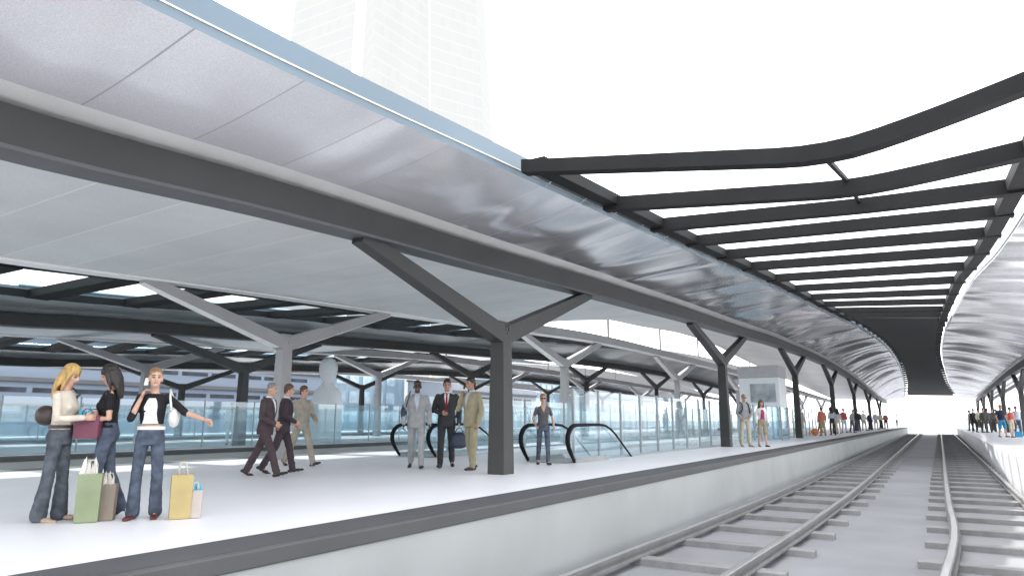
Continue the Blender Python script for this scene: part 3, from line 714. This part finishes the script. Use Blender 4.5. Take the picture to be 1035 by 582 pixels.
    if detail >= 1:
        ey = [H(s*.029,.083,.008) for s in (-1,1)]; bw = [H(s*.03,.085,.034) for s in (-1,1)]; lp = H(0,.09,-.057); IM = HM.transposed()
        for pg in me.polygons:
            c = pg.center
            if (c - HC).length > .16: continue
            for q in ey:
                l = IM @ (c - q)
                if abs(l.x) < .013 and abs(l.z) < .0065 and abs(l.y) < .03: pg.material_index = 1
            for q in bw:
                l = IM @ (c - q)
                if abs(l.x) < .019 and abs(l.z) < .005 and abs(l.y) < .03: pg.material_index = 1
            l = IM @ (c - lp)
            if abs(l.x) < .023 and abs(l.z) < .0085 and abs(l.y) < .03: pg.material_index = 2
    me.name = 'person'
    def child(name, mb, m, vox=None, wr=.004, sm=3):
        if vox: ms = remesh(mb, vox, sm, wr, rnd.random()*50); ms.materials.append(CL[m]); ms.name = name; o = bpy.data.objects.new(name, ms); col.objects.link(o); o.parent = body
        else: o = mb.build(name, CL[m], body, True)
        return o
    cv = (.013,.018,.028)[2-detail]
    wr = .0045 if detail else .002
    # ---- trousers / shorts
    g = MB()
    hip = [(.84,.12,.105,0),(.92,.158 if female else .172,.124,-.012),(.98,.15 if female else .168,.118,-.004),(1.03,.138 if female else .16,.11,0)]
    if female and not midriff: hip.append((1.07,.132,.1,0))
    torso(g, hip)
    for s in (-1,1):
        h, kn, an, kr = leg[s]; th = .09 if not female else .078
        if legs == 'long':
            a2 = an + (kn-an).normalized()*.015*(-1 if flare else 1) if detail else an
            limb(g, [h, h.lerp(kn,.5), kn, kn.lerp(an,.5), a2], [th+.004, th-.008, .064 if female else .07, .058+flare*.35 if female else .066, .056+flare*.75 if female else .062], 12)
            for t in ((.5,.8,1.0) if suit else ()): g.ell(kn.lerp(an,t)+V3(0,.012,0), .055,.062,.08)
        else:
            k2 = h.lerp(kn,.95); limb(g, [h, h.lerp(kn,.5), k2], [th+.004, th, .085], 12)
    child('trousers' if legs == 'long' else 'shorts', g, bottom, cv, wr*(1.3 if legs == 'long' else 1))
    # ---- top or jacket
    g = MB(); u = .016 if suit else .010
    if suit: rings = [(.80,.178,.135,.0),(.88,.186,.14,-.003),(1.0,.176,.13,0),(1.10,.170,.125,.004),(1.25,.186,.135,.008),(1.36,.190,.122,0),(1.43,.165,.095,-.008),(1.475,.078,.075,-.018)]
    elif female:
        z0 = 1.0 if not midriff else 1.085
        rings = [(z0,.152 if not midriff else .128,.112 if not midriff else .098,0),(1.08,.132,.1,.004),(1.10,.131,.1,.004),(1.18,.137,.102,.01),(1.27,.148,.122,.022),(1.36,.150,.1,.006),(1.42,.135,.08,-.002),(1.452,.075,.062,-.006)]
    else: rings = [(.93,.176,.13,0),(1.0,.170,.124,0),(1.12,.168,.12,.004),(1.25,.182,.132,.008),(1.36,.186,.12,0),(1.43,.16,.092,-.006),(1.468,.076,.07,-.012)]
    torso(g, rings)
    if female and not suit:
        for s in (-1,1): g.ell(T_((s*.062,.085,1.26)), .062,.058,.06)
    for s in (-1,1):
        S, E, W = arm[s]; k = (.86 if female else 1.)*(1.12 if suit else 1.)
        if sleeve == 'long': limb(g, [S, S.lerp(E,.5), E, E.lerp(W,.5), E.lerp(W,.97)], [.054*k,.055*k,.051*k,.048*k,.041*k], 12)
        elif sleeve == 'short': limb(g, [S, S.lerp(E,.62)], [.054*k,.055*k], 12)
        elif sleeve == 'elbow': limb(g, [S, S.lerp(E,.5), S.lerp(E,1.0)], [.054*k,.054*k,.052*k], 12)
    child('jacket' if suit else 'top', g, top, cv, wr)
    def prof(z, rg=rings):
        for i in range(len(rg)-1):
            if rg[i][0] <= z <= rg[i+1][0]:
                t = (z-rg[i][0])/(rg[i+1][0]-rg[i][0]); return [rg[i][j]+(rg[i+1][j]-rg[i][j])*t for j in (1,2,3)]
        return rg[-1][1:] if z > rg[-1][0] else rg[0][1:]
    def patch(name, spec, m, out_, thick=.006):
        """a strip lying on the chest: spec = [(z, left, right)] in metres across"""
        mb = MB(); rg = []
        for z, xl, xr in spec:
            rx, ry, y0 = prof(z); lo = []; hi = []
            for k in range(7):
                x = xl + (xr-xl)*k/6; q = max(0, 1-(x/rx)**2)**.5
                bust = .0
                if female:
                    for s in (-1,1):
                        dd = ((x-s*.062)/.062)**2 + ((z-1.26)/.06)**2
                        if dd < 1: bust = max(bust, .085 + .058*(1-dd)**.5 - (y0+ry*q))
                y = y0 + ry*q + max(0, bust) + out_
                lo.append(T_((x, y-thick-.02, z))); hi.append(T_((x, y, z)))
            rg.append(lo + hi[::-1])
        mb.loft(rg); return mb.build(name, CL[m], body, False)
    if suit and shirt and detail:
        patch('shirt', [(1.12,-.004,.004),(1.2,-.022,.022),(1.3,-.045,.045),(1.4,-.056,.056),(1.46,-.05,.05)], shirt, .010)
        c = MB(); c.tube([T_((0,-.01,1.455)), T_((0,.002,1.505))], [.066,.060], 14); c.build('collar', CL[shirt], body, True)
        if tie: patch('tie', [(1.10,-.004,.004),(1.14,-.024,.024),(1.3,-.02,.02),(1.42,-.012,.012),(1.445,-.018,.018),(1.47,-.012,.012)], tie, .019)
        for s in (-1,1):
            a = [(1.08,0,.012),(1.2,.012,.05),(1.3,.034,.085),(1.38,.05,.088),(1.45,.052,.07)]
            patch('lapel', [(z, *(sorted((s*p, s*q)))) for z, p, q in a], top, .018)
    if open_front and detail:      # lighter top showing between the open edges
        z0 = 1.09 if midriff else 1.02
        patch('inner_top', [(z0,-.088,.088),(1.14,-.072,.072),(1.2,-.066,.066),(1.28,-.072,.072),(1.35,-.056,.056),(1.39,-.036,.036)], open_front, .012)
    if vneck and detail: patch('neckline', [(1.30,-.004,.004),(1.36,-.03,.03),(1.42,-.055,.055),(1.455,-.05,.05)], skin, .008)
    if belt and detail:
        zb = 1.04 if female else 1.0; mb = MB(); rr = []
        for z in (zb-.02, zb+.02): rr.append([T_((.155*math.cos(2*math.pi*k/24), .118*math.sin(2*math.pi*k/24), z)) for k in range(24)])
        mb.loft(rr, cap=False); child('belt', mb, belt)
    # ---- shoes
    for s in (-1,1):
        h, kn, an, kr = leg[s]; mb = MB(); fd = V3(s*math.sin(R(P['toe'])), math.cos(R(P['toe'])), 0); Rm = Matrix.Rotation(max(min(kr,.9),-.6)*.9, 3, 'X')
        f = lambda a, c, z: an + Rm @ (fd*a + V3(fd.y,-fd.x,0)*c + V3(0,0,z))
        if heel:
            limb(mb, [f(-.02,0,-.055), f(.07,0,-.085), f(.15,0,-.098)], [.03,.034,.024], 8); mb.tube([f(-.035,0,-.06), f(-.04,0,-.118)], [.016,.007], 6)
        else:
            for (a, zz, wx, hz) in ((-.045,-.05,.04,.036),(.03,-.048,.042,.04),(.11,-.056,.048,.031),(.18,-.061,.041,.025)): mb.ell(f(a,0,zz), wx, wx*1.25, hz)
        child('shoe', mb, shoes, .012 if detail else None, 0, 2)
    # ---- hair
    hr = MB()
    if hairstyle == 'short':
        hr.ell(H(0,-.016,.062), .082,.097,.084, HM, 16, 10)
        for s in (-1,1): hr.ell(H(s*.066,-.022,.012), .016,.045,.05, HM)
        hr.ell(H(0,-.075,-.01), .06,.034,.06, HM)
    elif hairstyle == 'crop':
        hr.ell(H(0,-.018,.056), .080,.094,.083, HM, 16, 10); hr.ell(H(0,-.075,0), .056,.03,.055, HM)
    elif hairstyle == 'long':
        hr.ell(H(0,-.013,.056), .086,.102,.092, HM, 16, 10)
        bk = H(0,-.09,.0)
        for a in range(-4,5):
            t = a/4.; p0 = H(t*.072, -.085+.06*t*t, .03); p1 = H(t*.085, -.10+.065*t*t, -.07); p2 = T_((t*.10, -.105+.03*t*t, 1.47)) ; p3 = T_((t*.085, -.115+.03*t*t, 1.36))
            limb(hr, [p0,p1,p2,p3], [.034,.032,.028,.016], 8)
        for s in (-1,1): limb(hr, [H(s*.055,.035,.085), H(s*.083,.03,.02), H(s*.085,.02,-.07), T_((s*.092,.0,1.46))], [.022,.022,.024,.014], 8)
    elif hairstyle == 'up':
        hr.ell(H(0,-.017,.064), .081,.095,.082, HM, 16, 10); hr.ell(H(0,-.095,.085), .058,.052,.056, HM); hr.ell(H(0,-.06,-.01), .074,.05,.06, HM); hr.ell(H(0,.0,.105), .06,.06,.035, HM)
    child('hair', hr, hair, .011 if detail else None, .004, 1)
    if glasses and detail:
        gl = MB()
        for s in (-1,1): gl.ell(H(s*.031,.098,.012), .027,.008,.02, HM); gl.bar(H(s*.058,.092,.018), H(s*.076,0,.012), .006,.008)
        gl.bar(H(-.01,.102,.016), H(.01,.102,.016), .006,.006); gl.build('glasses', CL['gold'], body, True)
    if backpack:
        bp = MB(); bp.ell(T_((0,-.19,1.24)), .15,.09,.22)
        o = child('backpack', bp, 'grey_top', .02, .003)
        for s in (-1,1):
            st = MB(); st.tube([T_((s*.1,-.12,1.44)), T_((s*.105,.0,1.485)), T_((s*.11,.125,1.38)), T_((s*.12,.145,1.25)), T_((s*.16,.06,1.12))], .02, 6); st.build('strap', CL['charcoal'], o, True)
    tag(body, label, cat, group)
    body.location = (loc[0], loc[1], loc[2] if len(loc) > 2 else 0)
    body.rotation_euler = (0, 0, math.atan2(-face.x, face.y))
    s_ = height/1.75; body.scale = (s_, s_, s_)
    Mw = Matrix.Translation(body.location) @ Matrix.Rotation(body.rotation_euler.z, 4, 'Z') @ Matrix.Scale(s_, 4)
    return body, {k: Mw @ v for k, v in hands.items()}, Mw

TO = -FR                                  # towards the camera
def mixd(a, b): return (RT*a + FR*b).normalized()

# the three shoppers
W1, W1h, W1m = person((-7.80, 3.70), mixd(1,.05), 1.575, 'blonde woman in cream jacket and flared jeans holding out a burgundy gift bag',
    dict(LE=(-.20,.05,1.16), LW=(-.10,.26,1.17), RE=(.21,.06,1.15), RW=(.10,.27,1.14), LH=3, RH=-3, LK=2, RK=4, toe=6), top='cream', bottom='jeans_grey', flare=.045, hair='blonde', hairstyle='long',
    female=True, shoes='shoe_tan', head_pitch=-22, belt='belt_d', group=None)
W2, W2h, W2m = person((-7.60, 4.07), mixd(-.92,-.35), 1.56, 'dark haired woman in black t-shirt and blue jeans reaching into the gift bag',
    dict(LE=(-.2,-.03,1.14), LW=(-.12,.19,1.10), RE=(.2,.04,1.15), RW=(.10,.28,1.14), LH=8, RH=-8, LK=6, RK=12, Lab=-2, Rab=-3), top='black', sleeve='short', bottom='jeans', flare=.03, hair='dark_hair', hairstyle='long',
    female=True, skin='skin', shoes='shoe', heel=True, head_pitch=-20)
W3, W3h, W3m = person((-7.18, 4.30), mixd(.28,-1), 1.55, 'woman in black cardigan and white top talking on a phone with one arm out',
    dict(RE=(.20,.12,1.17), RW=(.095,.10,1.47), LE=(-.36,.04,1.23), LW=(-.60,.12,1.14), LH=-2, RH=2, Lab=3, Rab=3, fing=.9), top='black', sleeve='elbow', bottom='jeans', flare=.03, hair='light_hair', hairstyle='up',
    female=True, shoes='shoe_red', midriff=True, open_front='white', belt='belt', head_yaw=-18, head_pitch=4, heel=False)
ph = MB(); ph.bar(W3m @ V3(.086,.045,1.635), W3m @ V3(.088,.09,1.545), .04, .016); tag(ph.build('phone', CL['bag_white'], None, bevel=.003), 'small pale phone held to the ear by the woman in the black cardigan', 'phone')

def paper_bag(loc, rz, w_, d_, h_, c, tissue, label, handle=(.55,.5,.42), name='shopping_bag'):
    m_ = mat('paper_'+label[:12].replace(' ','_'), c, .6, 0, .1, 5, bump=.2, bscale=8); tm = mat('tissue_'+label[:8].replace(' ','_'), tissue or (1,1,1), .8, 0, .08, 12, bump=.4, bscale=14)
    e = empty(name, loc, label, 'shopping bag', None, rz)
    b = MB(); t = .004
    o_ = lambda z, k: [(-w_/2*k,-d_/2*k,z),(w_/2*k,-d_/2*k,z),(w_/2*k,d_/2*k,z),(-w_/2*k,d_/2*k,z)]
    b.loft([o_(0,.93), o_(.012,.96), o_(h_*.5,.98), o_(h_,1.0)], cap=False); n0 = len(b.v); b.add(o_(.003,.93), [(0,1,2,3)]); b.add(o_(h_*.8,.97), [(0,1,2,3)])
    # the creased side gussets
    for s in (-1,1):
        b.add([(s*w_/2*.972,-d_/2*.9,h_*.15),(s*(w_/2-.0)*.985+s*.002,-d_/2*.95,h_*.98),(s*(w_/2-.012),0,h_*.99),(s*(w_/2-.006),0,h_*.15)], [(0,1,2,3)])
    b.build('bag', m_, e)
    for s in (-1,1):
        hd = MB(); hd.tube([(-w_*.2, s*d_*.5, h_*.97), (-w_*.19, s*d_*.5, h_+.08*h_/.5), (-w_*.1, s*d_*.48, h_+.14*h_/.5), (w_*.1, s*d_*.48, h_+.14*h_/.5), (w_*.19, s*d_*.5, h_+.08*h_/.5), (w_*.2, s*d_*.5, h_*.97)], .006, 6)
        hd.build('handle', mat('cord', handle, .7), e, True)
    if tissue:
        ts = MB()
        for k in range(9):
            x = rnd.uniform(-.36,.36)*w_; y = rnd.uniform(-.3,.3)*d_; hh = rnd.uniform(.08,.17)*h_/.45; a = rnd.uniform(0,3.1); ww = rnd.uniform(.3,.5)*w_
            p = [(x + ww*.5*math.cos(a+q)*f, y + ww*.4*math.sin(a+q)*f, h_ - .06 + z) for q, f, z in ((0,.7,0),(1.2,1,.02),(2.2,.8,0),(3.4,1,.03),(4.6,.7,.0))]
            tip = (x + rnd.uniform(-.05,.05)*w_*2, y, h_ + hh)
            n = len(ts.v); ts.add(p + [tip], [(0,1,5),(1,2,5),(2,3,5),(3,4,5),(4,0,5)])
        ts.build('tissue', tm, e)
    return e
RZ = math.atan2(RT.y, RT.x)
paper_bag((-7.42,3.86,.005), RZ+.42, .215,.16,.47, (.24,.285,.165), (.78,.76,.72), 'tall green paper bag with white tissue at the feet of the women')
paper_bag((-7.38,4.02,.005), RZ+.3, .17,.12,.36, (.22,.18,.14), (.7,.68,.64), 'small brown paper bag just behind the tall green one')
paper_bag((-6.86,4.50,.005), RZ+.5, .205,.15,.44, (.44,.345,.15), None, 'tall yellow paper bag standing alone right of the women')
paper_bag((-6.78,4.62,.005), RZ+.35, .13,.10,.28, (.48,.42,.38), (.03,.42,.62), 'small pale paper bag with blue tissue beside the yellow one')
c = (W1h[-1] + W1h[1] + W2h[1])/3
paper_bag((c.x + RT.x*.02, c.y + RT.y*.02 , c.z - .235), RZ+.1, .25,.13,.235, (.16,.045,.075), (.03,.42,.62), 'burgundy gift bag with bright blue tissue held between two women', (.2,.05,.08), 'gift_bag')
# shoulder bags
def soft_bag(Mw, ctr, r, m_, strap, label):
    b = MB(); b.ell(V3(*ctr), *r); ms = remesh(b, .02, 2, .006, 3.); ms.materials.append(CL[m_]); ms.transform(Mw); e = empty('handbag', (0,0,0), label, 'handbag')
    q = Mw @ V3(*ctr); e.location = q; ms.transform(Matrix.Translation(-q)); o = bpy.data.objects.new('bag', ms); col.objects.link(o); o.parent = e
    s = MB(); s.tube([Mw @ V3(*p) - q for p in strap], .012, 6); s.build('strap', CL[m_], e, True)
soft_bag(W1m, (-.06,-.22,1.17), (.09,.13,.12), 'leather', [(-.1,-.15,1.24),(-.13,-.09,1.42),(-.14,.0,1.49),(-.14,.09,1.42),(-.12,-.1,1.22)], 'dark brown leather handbag hanging behind the blonde woman')
soft_bag(W3m, (-.235,-.01,1.17), (.065,.12,.13), 'bag_white', [(-.23,-.09,1.25),(-.2,-.06,1.4),(-.17,.0,1.5),(-.19,.07,1.4),(-.22,.09,1.25)], 'white handbag tucked under the arm of the woman on the phone')

# men walking to the right
person((-10.72, 8.62), mixd(1,-.12), 1.76, 'grey haired man in dark brown suit striding to the right', dict(LH=-24, LK=6, RH=26, RK=8, LE=(-.24,-.12,1.14), LW=(-.22,.08,.98), RE=(.25,.02,1.14), RW=(.17,.20,1.04)),
    top='brown_suit', bottom='brown_suit', suit=True, shirt='white', hair='grey_hair', hairstyle='crop', lean=4, skin='skin')
person((-11.1, 9.35), mixd(1,.25), 1.74, 'dark haired man in plum suit walking half hidden behind the grey haired one', dict(LH=18, LK=8, RH=-18, RK=14, RE=(.25,.02,1.14), RW=(.15,.19,1.03)),
    top='plum_suit', bottom='plum_suit', suit=True, shirt='white', hair='brown_hair', lean=3)
person((-12.45, 11.0), mixd(1,-.75), 1.84, 'man in beige suit walking to the right with a long stride', dict(LH=24, LK=5, RH=-22, RK=12, LE=(-.25,.04,1.14), LW=(-.19,.23,1.03), RE=(.24,-.12,1.15), RW=(.23,.02,.93)),
    top='beige_suit', bottom='beige_suit', suit=True, shirt='beige_suit', hair='brown_hair', head_yaw=-18)
# three businessmen coming towards the camera
B1, B1h, B1m = person((-9.72, 11.78), mixd(.12,-1), 1.88, 'man in pale grey suit and dark glasses with a bag strap on his shoulder', dict(LH=15, LK=6, RH=-13, RK=18), top='grey_suit', bottom='grey_suit', suit=True, shirt='paleblue',
    skin='skin_dark', hair='dark_hair', hairstyle='crop', glasses=True)
soft_bag(B1m, (.26,-.08,1.08), (.07,.14,.2), 'bag_navy', [(.2,-.1,1.25),(.17,-.06,1.42),(.14,.0,1.52),(.16,.1,1.44),(.22,.06,1.2)], 'dark shoulder bag behind the arm of the man in the grey suit')
B2, B2h, B2m = person((-9.34, 12.35), mixd(.05,-1), 1.92, 'man in charcoal suit with white shirt and red tie carrying a bag', dict(LH=-12, LK=18, RH=13, RK=6, RE=(.26,.03,1.15), RW=(.10,.20,1.08)), top='charcoal', bottom='charcoal', suit=True, shirt='white', tie='tie',
    skin='skin_tan', hair='dark_hair')
q = B2h[-1]
b = MB(); b.ell((0,0,-.24),.20,.11,.17); b.ell((0,0,-.33),.21,.12,.1); ms = remesh(b, .02, 2, .005, 1.); ms.materials.append(CL['bag_navy'])
e = empty('holdall', tuple(q - V3(0,0,.04)), 'navy holdall hanging from the hand of the man with the red tie', 'bag', None, RZ); o = bpy.data.objects.new('bag', ms); col.objects.link(o); o.parent = e
for s in (-1,1): h = MB(); h.tube([(-.1,s*.04,-.12),(-.05,s*.02,.0),(.05,s*.02,.0),(.1,s*.04,-.12)], .011, 6); h.build('handle', CL['leather'], e, True)
B3, B3h, B3m = person((-8.42, 12.0), mixd(-.75,-.75), 1.90, 'man in olive tan suit lifting a phone to his face beside the column', dict(LH=6, LK=5, RH=-6, RK=9, RE=(.24,.10,1.2), RW=(.12,.13,1.46), fing=.9), top='olive_suit', bottom='olive_suit', suit=True, shirt='paleblue',
    skin='skin_tan', hair='dark_hair', head_yaw=10, head_pitch=-6)
ph = MB(); ph.bar(B3m @ V3(.10,.09,1.62), B3m @ V3(.085,.13,1.53), .04, .018); tag(ph.build('phone', CL['shoe'], None, bevel=.003), 'black phone held to the face of the man in the olive suit', 'phone')
person((-7.95, 14.25), mixd(.1,-1), 1.62, 'woman in grey short sleeved top and blue trousers walking past the escalator handrails', dict(LH=10, LK=5, RH=-9, RK=16, LE=(-.25,-.08,1.15), LW=(-.27,.03,.92), RE=(.24,-.04,1.15), RW=(.22,.14,1.0)),
    top='grey_top', sleeve='short', bottom='jeans', female=True, hair='red_hair', hairstyle='up', glasses=True, vneck=True, skin='skin')
person((-6.62, 28.2), mixd(.1,-1), 2.02, 'red haired man in grey sweater and khaki trousers wearing a backpack', dict(LE=(-.25,.02,1.13), LW=(-.12,.18,1.0), RE=(.26,-.02,1.14), RW=(.2,.12,.95), LH=3, RH=-3, Lab=4, Rab=4), top='sweat', bottom='khaki', hair='red_hair', hairstyle='crop',
    backpack=True, detail=1, shoes='shoe_grey', glasses=True)
person((-6.06, 28.6), mixd(.0,-1), 1.80, 'woman in magenta top, white cardigan and khaki shorts beside the man with the backpack', dict(LH=6, RH=-5, RK=12), top='white', open_front='magenta', bottom='shorts', legs='short', female=True, hair='brown_hair', hairstyle='long', detail=1, vneck=False)

# smaller figures farther along both platforms
FAR = [
 ((832,440), 1.0, mixd(.1,1), 28, 'far man in coral shirt and tan trousers by the glass', dict(top='coral', bottom='tan', hair='brown_hair')),
 ((842,439.5), 1.0, mixd(0,1), 28, 'far woman in pale top and dark trousers next to the coral shirt', dict(top='paleblue', bottom='charcoal', female=True, hairstyle='long')),
 ((854,437), 1.0, mixd(.1,-1), 24, 'far person in red shirt and pale trousers', dict(top='red', bottom='paleblue', hair='brown_hair')),
 ((862,437), 1.0, mixd(.6,-1), 23, 'far person in grey jacket leaning forward beside the red shirt', dict(top='sweat', bottom='jeans_grey', lean=12, hair='grey_hair')),
 ((874,435), 1.0, mixd(0,-1), 20, 'far person in white top with light trousers, half way to the end', dict(top='white', bottom='khaki', hair='brown_hair')),
 ((880,434.5), 1.0, mixd(.2,-1), 18, 'far person in dark top close behind the one in white', dict(top='navy', bottom='charcoal')),
 ((886,433.8), 1.0, mixd(-.2,-1), 18, 'far person in pale blue shirt near the platform end', dict(top='paleblue', bottom='khaki', hair='grey_hair')),
 ((907,431.2), 1.0, mixd(1,0), 14, 'tiny figure standing alone at the far platform end', dict(top='white', bottom='charcoal')),
 ((848,438), 1.0, mixd(.2,1), 25, 'far woman in pale dress walking away between the coral and red shirts', dict(top='paleblue', bottom='cream', female=True, hairstyle='long')),
 ((868,435.6), 1.0, mixd(-.3,-1), 22, 'far person in charcoal top in front of the glass', dict(top='charcoal', bottom='jeans', hair='brown_hair')),
 ((891,433.2), 1.0, mixd(.2,-1), 17, 'far person in cream top close to the last columns', dict(top='cream', bottom='greygreen')),
 ((896,432.8), 1.0, mixd(.2,1), 16, 'far person in red top close to the last column', dict(top='coral', bottom='charcoal')),
 ((982,435.2), 1.0, mixd(-.3,1), 22, 'far person in grey sweater standing left of the dark clothed group', dict(top='sweat', bottom='charcoal')),
 ((1030,440), 1.0, mixd(-.3,-1), 29, 'person in pale blue top at the right edge behind the woman in red', dict(top='paleblue', bottom='jeans', hair='brown_hair')),
 ((986,436.5), 1.0, mixd(-.3,-1), 25, 'far person in dark clothes at the left end of the waiting group', dict(top='greygreen', bottom='charcoal', hair='grey_hair')),
 ((991,436.8), 1.0, mixd(.3,-1), 25, 'far person in pale pink shirt among the dark clothed group', dict(top='cream', bottom='greygreen')),
 ((996,437), 1.0, mixd(0,-1), 25, 'far person in dark coat right of the pale pink shirt', dict(top='greygreen', bottom='greygreen', hair='brown_hair')),
 ((1000,436.8), 1.0, mixd(.4,1), 25, 'far person in grey green coat in the middle of the waiting group', dict(top='grey_top', bottom='greygreen')),
 ((1005,436.4), 1.0, mixd(-.5,-1), 26, 'far person in brownish coat near the right end of the group', dict(top='greygreen', bottom='brown_suit', hair='brown_hair')),
 ((1009,436.2), 1.0, mixd(0,-1), 26, 'far person in black coat at the right end of the waiting group', dict(top='charcoal', bottom='greygreen')),
 ((1014.5,441.5), 1.0, mixd(0,-1), 32, 'man in navy shirt and bright blue shorts on the right hand platform', dict(top='navy', sleeve='short', bottom='blue', legs='short', hair='red_hair', detail=1, pose=dict(LH=8, RH=-6, RK=10))),
 ((1024,441.8), 1.0, mixd(-.1,-1), 30, 'woman in red top and beige shorts beside the blue shorts', dict(top='red', sleeve='none', bottom='khaki', legs='short', female=True, hair='brown_hair', hairstyle='up', detail=1, pose=dict(LH=-6, RH=8, LK=10))),
]
def ground_at(px, py, z=0.):
    d = M @ Vector((px-CX, -(py-CY), F)); t = (z-1.)/d.z; return Vector((d.x*t, d.y*t, z))
for (px, py), _, fc, hpx, lab, kw in FAR:
    g = ground_at(px, py); dep = (g - Vector((0,0,1))).dot(fwd); h = max(1.5, min(2.05, hpx*dep/F))
    kw = dict(kw); kw.setdefault('detail', 0)
    person((g.x, g.y), fc, h, lab, kw.pop('pose', dict(LH=rnd.uniform(2,9), RH=-rnd.uniform(2,9), RK=10)), group='people standing far along the platforms', **kw)
# carried things in the distance
b = MB(); b.box(-.2,.2,-.12,.12,0,.35); g = ground_at(1030,441.5); tag(b.build('cool_box', CL['blue'], None, bevel=.03, loc=(g.x,g.y,0)), 'small bright blue box standing at the feet of the woman in red', 'box')
b = MB(); b.ell((0,0,.25),.25,.2,.25); g = ground_at(824,440); tag(b.build('beach_bag', mat('orange_cloth',(.6,.2,.06),.7), None, True, loc=(g.x,g.y,0)), 'orange bag on the platform beside the man in the coral shirt', 'bag')
# pale figures behind the glass
for (x, y), lab, h in (((-25.6,18.8),'pale figure in white seen through the blue glass behind the men',1.75), ((-16.2,34),'pale figure in white behind the tall glass screens, left of the column',1.8),
                       ((-16.6,47.5),'pale figure in white behind the glass, right of the column',1.8)):
    person((x,y), mixd(.4,-1), h, lab, dict(LH=8, RH=-8, RK=12), top='ghost', bottom='ghost', hair='brown_hair', detail=0)
k = 0
WORDS = ['beside the lift','behind the lift glass','under the picture panel','left of the lift post','near the third column','past the third column','by the end of the screen']
for (x, y), lab, tp in zip(((-9.6,43),(-10.4,46),(-9.2,49),(-11.0,52),(-9.4,56),(-10.2,61),(-9.1,66)), WORDS, ('navy','grey_top','charcoal','jeans_grey','navy','sweat','charcoal')):
    person((x,y), mixd(rnd.uniform(-1,1),-1), 1.8, 'dark dressed figure behind the glass '+lab, dict(LH=7, RH=-7, RK=12), top=tp, bottom='charcoal', detail=0, group='figures behind the glass screens')

bpy.data.scenes.remove(tmp_scene)
